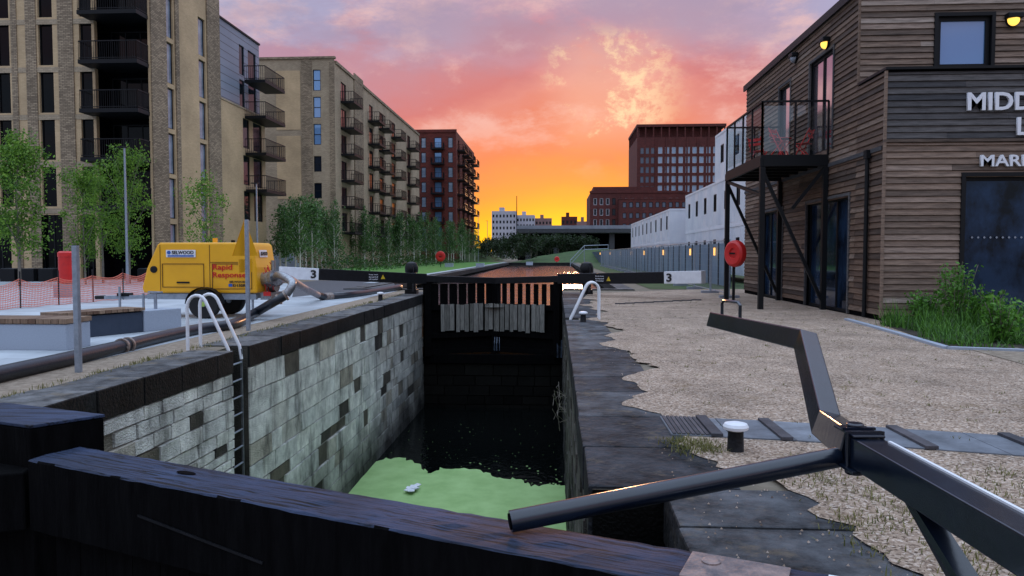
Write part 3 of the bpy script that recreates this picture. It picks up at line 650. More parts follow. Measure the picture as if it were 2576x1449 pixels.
# ================================================================= NEAR GATES
ang=-math.atan2(.375,.927)
root=thing('lock_gate',(-2.38,3.90,0),'near lock gate with broad weathered black timber top beam','lock gate',rz=ang,local=True)
k=MB(); n=60; X0_=-.36; vs=[]; fs=[]
for i in range(n+1):
    x=X0_+(4.0-X0_)*i/n
    for (yy,zz) in ((-.3,.12),(-.3,.492),(-.292,.5),(-.2,.502),(-.14,.503),(-.08,.502),(-.01,.5),(0,.49),(0,.12)):
        vs.append((x,yy+random.uniform(-.0025,.0025),zz+random.uniform(-.003,.003)))
for i in range(n):
    for j in range(9): fs.append((i*9+j,(i+1)*9+j,(i+1)*9+(j+1)%9,i*9+(j+1)%9))
fs+= [tuple(range(9)),tuple(range(n*9,n*9+9))]
k.add(vs,fs); tbm=k.build('top_beam',m_grain,root)
tbm.data.materials.append(m_gatewood)
for p_ in tbm.data.polygons:
    if abs(p_.normal.z)<.6: p_.material_index=1  # upright faces near black, their shade put into the colour
k=MB(); a=-.3
while a<3.2: k.box(a,a+.2,-.2,-.1,-4.7,.118); a+=.205
k.build('planking',m_gatewood,root)
for z in (-.6,-1.6,-2.6,-3.8):
    k=MB(); k.box(-.3,3.2,-.29,-.202,z,z+.22); k.build('gate_rail',m_gatewood,root)
m_plate=M('worn_steel_plate',(.3,.22,.2),(.1,.09,.1),14,.55,.5,.2)
k=MB(); k.box(3.12,3.46,-.255,-.03,.508,.514); k.build('fixing_plate',m_plate,root,bevel=.003)
k=MB(); k.lathe((3.2,-.1,.514),[(.034,0),(.034,.005),(.025,.008)],14); k.build('bolt',m_plate,root)
k=MB(); k.beam((.5,-.305,.33),(1.3,-.305,.24),.006,.012); k.build('scratch_batten',m_black,root)
k=MB(); k.box(3.58,3.8,-.255,-.03,.508,.512); k.build('white_end_mark',m_white,root)
k=MB(); k.lathe((.62,-.12,.5065),[(.05,0),(.045,.002)],12)
for v in k.v: v.x=.62+(v.x-.62)*1.3; v.y=-.12+(v.y+.12)*.45
k.build('knot_hole',m_dark,root)
FR=G(75,1070,.66); RT=G(262,1042,.66); dv=V((-.85,.3,0))
pol=[(FR.x,FR.y),(RT.x,RT.y),(RT.x+dv.x,RT.y+dv.y),(FR.x+dv.x,FR.y+dv.y)]
ps=thing('mitre_post',(-3.1,4.3,-4.7),'thick black timber mitre post standing at the near gate tip','gate post')
k=MB(); k.prism(pol,-4.7,.64); k.build('post',m_gatewood,ps,bevel=.01)
cx_=sum(p[0] for p in pol)/4; cy_=sum(p[1] for p in pol)/4
k=MB(); k.prism([(cx_+(p[0]-cx_)*1.01,cy_+(p[1]-cy_)*1.01) for p in pol],.642,.66); k.build('post_cap',m_grain,ps,bevel=.004)
lf=thing('lock_gate',(-2.98,4.05,0),'near left lock gate leaf, mostly out of view, black timber','lock gate',rz=math.pi+math.atan2(.375,.927),local=True)
k=MB(); k.box(.0,2.4,0,.28,.1,.42); k.build('top_beam',m_gatewood,lf,bevel=.01)
k=MB(); k.box(.0,2.3,.05,.15,-4.7,.098); k.build('planking',m_gatewood,lf)
# ================================================================= STEEL BALANCE ARM
A=AY(1796,806,6.9); B=AY(2026,858,4.9); Cc=AY(2078,1068,3.9); D=AY(2150,1122,3.2); E=AY(2576,1372,2.15); Fx=E+(E-D)*.6
sb=thing('balance_arm',(1.3,3.2,0),'cranked black steel balance arm with tube brace and small handle','balance arm')
lat=(B-A).cross(Cc-B).normalized()
if lat.x<0: lat=-lat
lat.z*=.3; lat.normalize()
k=MB(); k.bent([A,B,Cc,D],lat,.115,.135); k.build('cranked_arm',m_blacksteel,sb,bevel=.008)
dd=(Fx-D).normalized(); sd_=dd.cross(Z).normalized(); upv=sd_.cross(dd)
k=MB(); k.beam(D+(E-D)*.06,Fx,.125,.125); k.build('tail_beam',m_blacksteel,sb,bevel=.006)
k=MB(); k.beam(D+dd*.18+upv*.066-sd_*.055,Fx+upv*.066-sd_*.055,.012,.008); k.build('edge_highlight',m_white,sb)  # white strip stands in for the highlight along the arm's edge
k=MB(); k.beam(D+dd*-.06-upv*.068,D+dd*.16-upv*.07,.165,.014); k.beam(D+dd*-.06+upv*.072,D+dd*.13+upv*.072,.13,.01)
k.lathe((D.x,D.y,D.z),[(.036,-.12),(.036,.095),(.028,.1)],18); k.build('pivot_bracket',m_blacksteel,sb,bevel=.003)
for s_ in (-1,1):
    p=D+dd*.09+sd_*s_*.072; k=MB(); k.lathe((p.x,p.y,p.z),[(.009,-.085),(.009,.085)],8); k.build('bolt',m_blacksteel,sb)
for off_ in (.03,.09):
    k=MB(); q=D+dd*off_+upv*.082; k.beam(q+sd_*.07,q-sd_*.07,.016,.01); k.build('clamp_strap',m_blacksteel,sb)
T0=D+V((-.07,-.0,-.05)); T1=G(1284,1312,.548)
k=MB(); k.tube([T0,T0.lerp(T1,.5),T1],.043,24); k.build('brace_tube',m_blacksteel,sb,smooth=True)
k=MB(); q=T1+(T1-T0).normalized()*.001; k.tube([q,q+(T1-T0).normalized()*.004],.032,20); k.build('tube_bore',m_dark,sb)
hA=A.lerp(B,.12)+Z*.07; hB=A.lerp(B,.36)+Z*.07
k=MB(); k.tube([hA,hA+Z*.1,hA+Z*.125+(hB-hA)*.1,hB+Z*.125-(hB-hA)*.1,hB+Z*.1,hB],.014,8); k.build('handle',m_blacksteel,sb,smooth=True)
p=D.lerp(E,.42)+Z*-.05; e2=p+V((.42,.1,0)); e2.z=.03; k=MB(); k.beam(p,e2,.09,.03); k.build('support_leg',m_blacksteel,sb)
k=MB(); k.beam(p+dd*.02,p+dd*.42+Z*-.2,.07,.03); k.build('gusset',m_blacksteel,sb)
k=MB(); k.box(e2.x-.12,e2.x+.12,e2.y-.12,e2.y+.12,.029,.045); k.build('foot_plate',m_blacksteel,sb)
# ================================================================= BOLLARDS, LADDERS, POSTS
def bollard(px,py,s,label):
    p=G(px,py); r=thing('mooring_bollard',(p.x,p.y,0),label,'bollard')
    k=MB(); k.lathe((p.x,p.y,0),[(.075*s,0),(.06*s,.03*s),(.055*s,.17*s)],20); k.build('bollard_stem',m_black,r,smooth=True)
    k=MB(); k.lathe((p.x,p.y,0),[(.055*s,.172*s),(.088*s,.185*s),(.092*s,.205*s),(.08*s,.225*s),(.04*s,.235*s)],24); k.build('bollard_cap',m_white,r,smooth=True)
bollard(1850,1142,1.1,'black mooring bollard with white cap on the near stone strip')
bollard(1467,812,1.15,'small black and white bollard beside the right ladder hoop')
bollard(957,757,1.3,'small bollard on the left coping near the far gate')
def ladder(x,y0,y1,s,label):
    r=thing('lock_ladder',(x,y0,-4.4),label,'ladder')
    for y in (y0,y1): k=MB(); k.beam((x,y,-4.4),(x,y,-.02),.035,.03); k.build('ladder_rail',m_ladder,r)
    z=-.25
    while z>-4.3:
        k=MB(); k.tube([(x,y0,z),(x,y1,z)],.016,6); k.build('rung',m_galv,r); z-=.29
    for y in (y0,y1):
        X0=x+s*.72; pts=[(X0,y,0),(X0,y,.72)]
        for i in range(1,8):
            q=math.pi*i/8*.92; pts.append((X0-s*.17*(1-math.cos(q)),y,.72+.2*math.sin(q)))
        pts+=[(x-s*-.03,y,.02),(x,y,-.2)]
        k=MB(); k.tube(pts,.028,10); k.build('handrail',m_white,r,smooth=True,angle=70)
ladder(LX-.07,11.92,12.36,-1,'grey steel ladder with white hoop handrails in the left lock wall')
ladder(RX+.07,17.98,18.42,1,'white hoop handrails and ladder on the right lock edge')
def post(px,py,top,label,w_=.06):
    p=G(px,py); h=AY(px,top,p.y).z
    r=thing('steel_post',(p.x,p.y,0),label,'post')
    k=MB(); k.box(p.x-w_/2,p.x+w_/2,p.y-w_/2,p.y+w_/2,0,h); k.build('post',m_galv,r,bevel=.006)
    k=MB(); k.box(p.x-w_*.4,p.x+w_*.4,p.y-w_*.4,p.y+w_*.4,h,h+.01); k.build('post_cap',m_frame,r)
    return r,p,h
post(198,937,618,'plain galvanised square post beside the near hose coupling',.07)
r,p,h=post(625,832,553,'taller galvanised post with yellow warning sign seen edge on',.075)
u=V((.3,.95,0)).normalized(); c=V((p.x-.1,p.y+.12,0))
k=MB()
for dx in (0,.012): cc=c+V((dx,0,0)); k.add([cc-u*.38+Z*(h-.75),cc+u*.38+Z*(h-.75),cc+Z*(h+.02)],[(0,1,2)])
k.build('warning_sign',m_yellow,r,recalc=False)
k=MB(); k.frame(c,u,V((u.y,-u.x,0)),-.2,.2,-.005,.015,h-1.1,h-.82); k.build('sign_plate',m_yellow,r)
# ================================================================= PUMP TRAILER
PX=V((-8.7,18.6,0)); pr=thing('pump_trailer',PX,'yellow trailer-mounted diesel pump parked on the left plaza','pump trailer')
prof=[(-10.02,.62),(-10.05,.75),(-9.93,1.22),(-9.66,1.82),(-9.6,1.86),(-7.46,1.86),(-7.4,1.8),(-7.32,1.25),(-7.3,.62)]
k=MB(); k.prismY(prof,18.0,19.3); k.build('body',m_yellow,pr,bevel=.045)
m_seam=M('seam_shadow',(.15,.065,.003),None)
k=MB()
for x in (-9.6,-8.42): k.box(x,x+.012,17.99,17.999,.68,1.8)
k.box(-8.40,-7.4,17.985,17.998,1.37,1.382); k.build('panel_seams',m_seam,pr)
for x0,x1,z0,z1 in ((-9.55,-8.55,.76,1.33),(-8.36,-7.42,.72,1.33)):
    k=MB(); k.box(x0,x1,17.984,17.997,z1,z1+.014); k.box(x0,x1,17.984,17.997,z0,z0+.014); k.box(x0,x0+.014,17.984,17.997,z0,z1); k.box(x1-.014,x1,17.984,17.997,z0,z1); k.build('access_door',m_seam,pr)
k=MB(); k.box(-9.2,-8.9,17.975,17.99,.86,.9); k.build('door_handle',m_frame,pr)
k=MB(); k.lathe((-9.75,17.985,1.2),[(.085,.01),(.085,0),(.055,-.01)],18,'y'); k.build('inlet',m_frame,pr)
k=MB(); k.box(-9.44,-8.74,17.975,17.99,1.5,1.68); lg=k.build('sign_panel',m_white,pr)
text('SELWOOD',lg,m_blacktxt,(-9.04,17.968,1.615),.52,.085,bold=.02)
k=MB(); k.box(-9.4,-8.78,17.967,17.9749,1.515,1.55); k.build('sign_stripe',m_bluetxt,lg)
k=MB(); k.lathe((-9.37,17.97,1.615),[(.05,.003),(.05,-.002)],6,'y'); k.build('logo_mark',m_bluetxt,lg)
text('Rapid',pr,m_redtxt,(-8.34,17.984,1.24),.46,.17,left=True,bold=.012); text('Response',pr,m_redtxt,(-8.34,17.984,1.05),.78,.17,left=True,bold=.012)
text('SELWOOD',pr,m_blacktxt,(-7.95,17.984,.9),.38,.05,left=True,bold=.02); text('D150R',pr,m_blacktxt,(-7.86,17.984,.81),.3,.07,left=True,bold=.02)
k=MB(); k.box(-7.97,-7.88,17.984,17.99,.78,.85); k.build('model_badge',m_bluetxt,pr)
k=MB(); k.add([V((-7.335,18.3,1.5)),V((-7.335,18.8,1.5)),V((-7.36,18.8,1.68)),V((-7.36,18.3,1.68))],[(0,1,2,3)])
lg=k.build('sign_panel',m_white,pr,recalc=False); text('SELWOOD',lg,m_blacktxt,(-7.325,18.55,1.59),.42,.09,UY,bold=.02)
k=MB(); k.box(-9.95,-7.35,18.05,18.15,.46,.6); k.box(-9.95,-7.35,19.1,19.2,.46,.6); k.box(-7.6,-7.5,18.15,19.1,.46,.6); k.box(-9.95,-9.85,18.15,19.1,.46,.6)
k.beam((-9.9,18.6,.5),(-11.35,18.7,.46),.09,.09); k.build('chassis',m_galv,pr)
k=MB(); k.tube([(-11.35,18.7,.47),(-11.6,18.72,.46)],.05,8); k.box(-11.0,-10.7,18.6,18.8,.5,.58); k.build('tow_hitch',m_frame,pr)
for (x,y) in ((-10.1,18.15),(-7.45,18.1),(-10.9,18.55)):
    k=MB(); k.tube([(x,y,.0),(x,y,.02)],.09,10); k.tube([(x,y,.02),(x,y,.75 if x<-10.5 else .6)],.03,8); k.build('jack_leg',m_galv,pr)
def wheel(c,rr,side,root):
    k=MB(); k.lathe(c,[(rr*.62,-.09),(rr*.93,-.1),(rr,-.07),(rr,.07),(rr*.93,.1),(rr*.62,.09)],32,'y'); w_=k.build('wheel',m_tyre,root,smooth=True)
    k=MB(); k.lathe(c,[(rr*.6,.05),(rr*.6,-.07),(rr*.52,-.09),(rr*.5,-.04),(rr*.2,-.03),(rr*.18,-.1),(.02,-.11)],28,'y'); k.build('rim',m_galv,w_,smooth=True)
    k=MB()
    for i in range(8):
        a=i*math.pi/4; k.lathe((c[0]+math.cos(a)*rr*.38,c[1],c[2]+math.sin(a)*rr*.38),[(.035,-.03),(.035,-.045)],8,'y')
    k.build('rim_hole',m_frame,w_)
    k=MB(); k.lathe(c,[(.06,-.1),(.06,-.125),(.03,-.13)],14,'y'); k.build('hub_cap',M('lime_hub',(.35,.5,.1),None) if side==0 else m_galv,w_)
wheel((-8.5,17.9,.36),.36,0,pr); wheel((-8.5,19.35,.36),.36,1,pr)
for y in (17.78,19.25):
    k=MB(); pp=[]
    for i in range(11):
        a=math.pi*(.02+.96*i/10); pp.append((-8.5+math.cos(a)*.43,.34+math.sin(a)*.43))
    for i in range(10):
        (x0,z0),(x1,z1)=pp[i],pp[i+1]; k.add([(x0,y,z0),(x1,y,z1),(x1,y+.24,z1),(x0,y+.24,z0)],[(0,1,2,3)])
    k.build('mudguard',m_frame,pr,recalc=False)
k=MB(); k.tube([(-7.32,18.4,.95),(-7.05,18.35,.98)],.17,18); k.tube([(-7.05,18.35,.98),(-6.95,18.3,1.0)],.2,18); k.tube([(-7.3,18.75,.85),(-7.1,18.75,.85)],.24,18); k.box(-7.3,-7.05,18.2,19.0,.45,.62)
k.tube([(-7.1,18.5,1.15),(-7.1,18.5,1.42)],.05,10); k.build('pump_head',m_steel,pr,smooth=True)
k=MB()
for i in range(9):
    a=V((-7.24+random.uniform(-.02,.1),18.25+random.uniform(-.05,.35),1.3+random.uniform(-.2,.08))); k.tube([a,a+V((random.uniform(-.05,.08),random.uniform(-.05,.05),-.12)),a+V((random.uniform(-.06,.12),0,-.3-random.random()*.4))],.012,5)
k.build('red_straps',m_redp,pr)
k=MB(); k.box(-8.6,-8.52,18.6,18.7,1.86,1.98); k.build('lifting_eye',m_yellow,pr)
k=MB(); k.tube([(-8.1,18.6,1.86),(-8.1,18.6,1.93)],.05,8); k.build('exhaust_cap',m_frame,pr)
k=MB(); k.box(-7.18,-7.02,18.06,18.12,.55,.65); k.build('tail_light',m_redp,pr)
pr.scale=(1.08,1,1.02); pr.location.x-=.26
# hoses
def smooth_path(pts,k=6):
    pts=[V(p) for p in pts]; out_=[]
    for i in range(len(pts)-1):
        p0=pts[max(i-1,0)]; p1=pts[i]; p2=pts[i+1]; p3=pts[min(i+2,len(pts)-1)]
        for j in range(k):
            t_=j/k; out_.append(.5*((2*p1)+(-p0+p2)*t_+(2*p0-5*p1+4*p2-p3)*t_*t_+(-p0+3*p1-3*p2+p3)*t_**3))
    return out_+[pts[-1]]
def Gz(px,py,z=.1): return G(px,py,z)
h1=[(-7.12,18.3,1.02),AY(706,692,17.9),AY(735,712,17.5),AY(720,742,17.4),AY(685,762,17.3),Gz(640,788,.16),Gz(585,815,.11),Gz(500,828),Gz(400,849),Gz(320,868)]
hr=thing('discharge_hose',(-8,14,0),'thick black hose curving down from the pump and out to the left','hose')
k=MB(); k.tube(smooth_path(h1[3:]),.11,16); k.build('hose_length',m_rubber,hr,smooth=True)
k=MB(); k.tube(smooth_path(h1[:4]),.1,16); k.build('metal_elbow',m_steel,hr,smooth=True)
h2=[Gz(322,868),Gz(240,887),Gz(150,908),Gz(60,928),Gz(-60,955),Gz(-300,1010)]
k=MB(); k.tube(smooth_path(h2),.11,16); k.build('hose_length',m_rubber,hr,smooth=True)
m_rust=M('rusty_coupling',(.2,.13,.1),(.32,.3,.28),16,.5,.3,.5)
for a_,b_ in ((h2[0],h2[1]),(V(h1[3]),V(h1[4]))):
    d=(b_-a_).normalized()
    for s_ in (0.02,.2):
        k=MB(); q=a_+d*s_; k.tube([q-d*.025,q+d*.025],.135,18); k.build('coupling_ring',m_rust,hr,smooth=True)
k=MB(); q=h2[0]+(h2[1]-h2[0]).normalized()*.1; k.beam(q+V((-.05,-.1,.05)),q+V((.14,-.14,-.02)),.02,.03); k.build('clamp_lever',m_rust,hr)
s2=thing('suction_hose',(-8,26,0),'second black hose running back from the pump into the upper canal','hose')
h3=[(-7.2,18.75,.88),AY(722,700,19.5),AY(765,725,22),AY(800,742,25),Gz(822,747,.1),Gz(880,742,.1),Gz(950,732,.1),Gz(1005,722,.14),(-7.3,33.2,.1),(-7.2,33.9,-.2),(-7.2,34.3,-.8)]
k=MB(); k.tube(smooth_path(h3[3:]),.12,14); k.build('hose_length',m_rubber,s2,smooth=True)
k=MB(); k.tube(smooth_path(h3[:4]),.11,14); k.build('braided_section',M('pinkish_grey_hose',(.3,.24,.24),(.16,.15,.17),9,.6),s2,smooth=True)
k=MB(); k.tube([h3[4]+V((-.1,-.2,0)),h3[4]+V((.1,.2,0))],.15,14); k.build('coupling_ring',m_rust,s2)
# ================================================================= BENCHES
def bench(pa,pb,wd,label):
    pa=V((*pa,0)); pb=V((*pb,0)); u=(pb-pa).normalized(); n=V((u.y,-u.x,0)); L_=(pb-pa).length
    r=thing('stone_bench',pa,label,'bench')
    k=MB(); k.frame(pa,u,n,.0,L_-.9,-wd+.03,-.03,0,.42); k.build('base',m_bluepanel,r,bevel=.01)
    k=MB(); k.frame(pa,u,n,L_-.898,L_,-wd,0,0,.44); k.build('granite_block',m_granite,r,bevel=.015)
    k=MB(); a=0
    while a<L_-.95: k.frame(pa,u,n,a,a+.11,-wd-.02,.02,.45,.51); a+=.125
    k.build('seat',m_seatwood,r)
    q=pa+u*(L_-.4)-n*wd*.5; k=MB(); k.beam(q+Z*.44,q+Z*.78,.03,.06); k.beam(q+Z*.8-n*.2,q+Z*.8+n*.2,.06,.03); k.build('armrest',m_galv,r)
bench((-9.15,13.1),(-8.1,15.5),.6,'dark blue and granite bench with slatted seat behind the hoops')
bb=thing('stone_bench',(-8.9,11.8,0),'pale granite bench end with timber slats at the left edge','bench')
k=MB(); k.box(-10.6,-8.12,11.75,12.4,0,.44); k.build('granite_block',m_granite,bb,bevel=.015)
k=MB(); x=-10.6
while x<-8.2: k.box(x,x+.12,11.73,12.42,.45,.53); x+=.132
k.build('seat',m_seatwood,bb)
nb=thing('barrier_netting',(-14,24,0),'orange plastic mesh barrier fence behind the benches','barrier')
p0=G(-60,785); p1=G(378,748); k=MB(); d=p1-p0; n1=64
def sag(t_,z): return z*(.8+.14*t_-.14*abs(math.sin(t_*math.pi*5)))+.02*math.sin(t_*40)
for zz in [i*.09 for i in range(12)]:
    k.tube([p0+d*(i/30)+Z*(.03+sag(i/30,zz)) for i in range(31)],.009,4,False)
for i in range(n1*2):
    t_=i/(n1*2); k.tube([p0+d*t_+Z*.03,p0+d*t_+Z*(.03+sag(t_,.99))],.008,4,False)
k.build('netting',m_orange,nb)
for i in range(6):
    k=MB(); q=p0+d*(i/5); k.tube([q+V((0,.03,0)),q+V((0,.03,1.1))],.02,6); k.build('stake',m_frame,nb)
q=G(168,748); rb=thing('rescue_canister',(q.x,q.y,0),'tall red cylindrical canister on a grey block behind the netting','canister')
k=MB(); k.box(q.x-.3,q.x+.3,q.y-.3,q.y+.3,0,.5); k.build('plinth',m_conc,rb,bevel=.01)
k=MB(); k.lathe((q.x,q.y,0),[(.24,.52),(.27,.55),(.27,.62),(.25,.64),(.25,1.5),(.27,1.52),(.27,1.66),(.2,1.72)],24); k.build('canister_body',m_redp,rb,smooth=True)
# ================================================================= QUADRANT STRIP
def arcpt(i,n,off):
    t_=i/n; x=1.0+t_*4.6; yc=6.8-.03*(x-1)**2-.12*(x-1); return V((x,yc+off,0))
k=MB(); n_=9
for i in range(n_):
    a=arcpt(i,n_,.36); b_=arcpt(i+1,n_,.36); c_=arcpt(i+1,n_,-.36); d_=arcpt(i,n_,-.36)
    k.prism([(d_.x+.003,d_.y),(c_.x-.003,c_.y),(b_.x-.003,b_.y),(a.x+.003,a.y)],-.05,.038+random.uniform(0,.003),random.random())
tag(k.build('stone_tread_strip',m_tread,bevel=.004),kind='structure')
k=MB()
for i in (.75,1.85,3.95,5.6,7.4):
    a=arcpt(i,n_,.37); b_=arcpt(i,n_,-.37); k.beam(a+Z*.05,b_+Z*.05,.1,.028)
for i in range(8):
    a=arcpt(i*.078+.06,n_,.35); b_=arcpt(i*.078+.06,n_,-.35); k.beam(a+Z*.044,b_+Z*.044,.03,.014)
tag(k.build('tread_bars',m_bar,bevel=.004),kind='structure')
k=MB()
for i in range(9):
    a=G(1560+i*24,767-i*1.2); k.box(a.x-.16,a.x+.16,a.y-.06,a.y+.06,0,.06)
tag(k.build('stone_tread_ribs',m_bar),kind='structure')
k=MB(); kp=[G(2130,808),G(2260,845),G(2382,882),G(2600,890),G(2800,893)]
for i in range(4):
    k.beam(kp[i]+Z*.03,kp[i+1]+Z*.03,.12,.08)
tag(k.build('flush_kerb',m_granite),kind='structure')
k=MB(); a=[G(2440,884),G(2560,880),G(2700,930),G(2620,935)]; k.sheet([(p.x,p.y) for p in a],.036); tag(k.build('yellow_path',m_grit,recalc=False),kind='structure')
# ================================================================= TIMBER BUILDING
BX=7.7; tb=thing('timber_building',(BX,18,0),'timber-clad two-storey pavilion with steel balcony and cut-out lettering','building')
oS=V((BX,30.8,0)); sy=lambda Y0,Y1,z0,z1:(30.8-Y1,30.8-Y0,z0,z1)
sideh=[sy(20,23.3,.05,3.15),sy(25.7,28.3,.05,3.15),sy(21.3,23.2,4.55,7.35),sy(25.1,26.3,4.55,7.3)]
k=MB(); wallholes(k,oS,UYm,30.8-19.6,0,8.3,sideh,.18); k.add([V((BX,19.6,0)),V((BX,18,0)),V((BX,18,5.9)),V((BX,19.6,5.9))],[(0,1,2,3)])
fh=[(1.82,5.4,.05,3.42)]; wallholes(k,V((BX,18,0)),UX,9,0,5.9,fh,.2)
uh=[(1.9,3.2,6.32,7.6)]; wallholes(k,V((BX,19.6,0)),UX,9,5.7,8.9,uh,.2)
k.build('wall',m_dark,tb,recalc=False)
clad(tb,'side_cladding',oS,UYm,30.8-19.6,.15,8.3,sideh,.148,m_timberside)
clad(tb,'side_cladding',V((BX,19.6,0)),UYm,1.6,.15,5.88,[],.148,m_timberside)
clad(tb,'front_cladding',V((BX,18,0)),UX,9,.15,4.22,fh,.148,m_timber)
clad(tb,'fascia_cladding',V((BX,18,0)),UX,9,4.3,5.86,[],.148,m_timberdark)
clad(tb,'upper_cladding',V((BX,19.6,0)),UX,9,5.97,8.9,uh,.148,m_timber)
k=MB(); k.box(BX-.06,BX+9,17.92,18.0,4.225,4.29); k.build('trim',m_timber,tb)
k=MB(); k.box(BX-.06,BX+9,17.9,19.55,5.9,5.96); k.build('parapet_capping',m_frame,tb)
k=MB(); k.box(BX-.055,BX+.0,17.93,18.0,.1,5.88); k.build('corner_board',m_timber,tb)
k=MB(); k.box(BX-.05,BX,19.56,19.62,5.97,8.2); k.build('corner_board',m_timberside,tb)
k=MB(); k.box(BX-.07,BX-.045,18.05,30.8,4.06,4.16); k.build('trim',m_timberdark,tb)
k=MB(); k.box(BX-.1,BX+9,19.62,31,8.32,8.42); k.build('roof',m_frame,tb)
k=MB(); k.box(BX-.12,BX-.05,19.55,31,8.22,8.44); k.build('gutter',m_frame,tb)
k=MB(); k.box(BX+.35,BX+9,19.95,30.8,0,8.31); k.build('core',m_dark,tb)
m_blue=M('painted_sky_pane',(.2,.38,.66),None,rough=.05,spec=1,metal=.4)  # blue of the reflected sky put into the pane colour
for h in sideh[:2]: window(tb,oS,UYm,h,m_frame,m_panes,3,1,.07,.1,'glazed_door')
window(tb,oS,UYm,sideh[2],m_frame,m_pane3,2,1,.08,.06,'balcony_door'); window(tb,oS,UYm,sideh[3],m_frame,m_pane3,1,1,.08,.06)
window(tb,V((BX,18,0)),UX,fh[0],m_frame,m_panes,2,1,.09,.12,'glazed_door')
window(tb,V((BX,19.6,0)),UX,uh[0],m_frame,m_blue,1,1,.1,.06)
k=MB()
for i in range(22):
    x=BX+2.05+i*.14; k.add([(x,18.095,2.0),(x+.03,18.095,1.97),(x+.06,18.095,2.0),(x+.03,18.095,2.03)],[(0,1,2,3)])
k.build('glass_manifestation',m_conc,tb,recalc=False)
for (x0,x1,z0,z1,y) in ((BX+1.9,BX+3.2,6.32,7.6,19.6),(BX+1.82,BX+5.4,.05,3.42,18)):
    k=MB(); k.box(x0-.09,x0,y-.07,y,z0,z1+.09); k.box(x1,x1+.09,y-.07,y,z0,z1+.09); k.box(x0,x1,y-.07,y,z1,z1+.09); k.build('window_surround',m_frame,tb)
for h in sideh:
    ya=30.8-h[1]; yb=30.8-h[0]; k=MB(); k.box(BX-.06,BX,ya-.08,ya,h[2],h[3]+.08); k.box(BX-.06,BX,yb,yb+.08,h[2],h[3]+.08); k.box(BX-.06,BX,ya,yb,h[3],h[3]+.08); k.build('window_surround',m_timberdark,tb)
k=MB(); k.tube([(BX-.1,18.75,4.0),(BX-.1,18.75,.05)],.05,10); k.box(BX-.16,BX-.04,18.66,18.84,3.95,4.15); k.build('downpipe',m_frame,tb)
a=AY(2435,255,17.9); text('MIDDLEWOOD',tb,m_whitetxt,(a.x,17.93,a.z),4.1,.42,left=True,extr=.03,bold=.02,name='sign_lettering')
a=AY(2560,317,17.9); text('LOCKS',tb,m_whitetxt,(a.x,17.93,a.z),1.75,.42,left=True,extr=.03,bold=.02,name='sign_lettering')
a=AY(2468,404,17.9); text('MARKETING SUITE',tb,m_whitetxt,(a.x,17.93,a.z),3.75,.27,left=True,extr=.03,bold=.015,name='sign_lettering')
def walllamp(p,n,lit):
    k=MB(); u=V((-n.y,n.x,0))
    k.tube([p,p+n*.06],.16,20); l=k.build('wall_lamp',m_frame,tb)
    k=MB(); vs=[]; 
    for i in range(7):
        q=math.pi/2*i/6; k2=math.cos(q)
        for j in range(18):
            a=2*math.pi*j/18; vs.append(p+n*(.06+.13*math.sin(q))+u*math.cos(a)*.145*k2+Z*math.sin(a)*.145*k2)
    k.add(vs,[(i*18+j,i*18+(j+1)%18,(i+1)*18+(j+1)%18,(i+1)*18+j) for i in range(6) for j in range(18)]); k.build('lamp_glass',m_warm if lit else m_galv,l,smooth=True)
    k=MB(); k.frame(p,u,n,-.19,.19,.0,.2,.03,.16); k.build('lamp_hood',m_frame,l,bevel=.02)
a=AY(2546,52,19.55); walllamp(V((a.x,19.56,a.z)),UYm,True)
a=AX(2082,110,BX-.04); walllamp(V((BX-.04,a.y,a.z)),UXm,True)
a=AX(2003,147,BX-.04); walllamp(V((BX-.04,a.y,a.z)),UXm,False)
x0,x1,y0,y1,zd=5.78,BX-.06,21.5,25.9,4.42
k=MB(); k.box(x0,x1,y0,y1,zd-.08,zd); k.box(x0-.02,x0+.06,y0,y1,zd-.32,zd-.081); k.box(x0+.061,x1,y0-.02,y0+.06,zd-.32,zd-.081); k.box(x0+.061,x1,y1-.06,y1+.02,zd-.32,zd-.081)
for i in range(1,5): y=y0+(y1-y0)*i/5; k.box(x0+.07,x1,y-.04,y+.04,zd-.28,zd-.082)
bal=k.build('balcony',m_frame,tb)
RL=(((x0+.03,y0+.03),(x1,y0+.03)),((x0+.03,y0+.03),(x0+.03,y1-.03)),((x0+.03,y1-.03),(x1,y1-.03)))
k=MB()
for (a_,b_) in RL:
    A_=V((*a_,zd)); B_=V((*b_,zd)); k.beam(A_+Z*1.5,B_+Z*1.5,.06,.05); nn_=2 if abs(A_.x-B_.x)>1 else 4
    for i in range(nn_+1): q=A_.lerp(B_,i/nn_); k.beam(q,q+Z*1.5,.05,.05)
k.build('railing',m_frame,bal)
for (a_,b_) in RL:
    A_=V((*a_,zd)); B_=V((*b_,zd)); nn_=2 if abs(A_.x-B_.x)>1 else 4
    for i in range(nn_):
        p=A_.lerp(B_,(i+.06)/nn_); q=A_.lerp(B_,(i+.94)/nn_); k=MB(); k.add([p+Z*.1,q+Z*.1,q+Z*1.38,p+Z*1.38],[(0,1,2,3)]); k.build('glass_panel',m_glass,bal,recalc=False)
for (x,y) in ((x0+.06,y0+.06),(x0+.06,y1-.06),(x1-.05,y0+.06),(x1-.05,y1-.06)):
    k=MB(); k.box(x-.07,x+.07,y-.07,y+.07,0,zd-.33); k.build('post',m_frame,bal)
for (p,q) in (((x0+.1,y0+.06,3.9),(x1-.05,y0+.06,.2)),((x0+.06,y0+.15,3.3),(x0+.06,y1-.2,4.05)),((x0+.1,y1-.06,3.9),(x1-.1,y1-.06,.3)),((x1-.1,y0+.06,4.0),(x0+.9,y0+.06,2.9))):
    k=MB(); k.beam(p,q,.09,.09); k.build('brace',m_frame,bal)
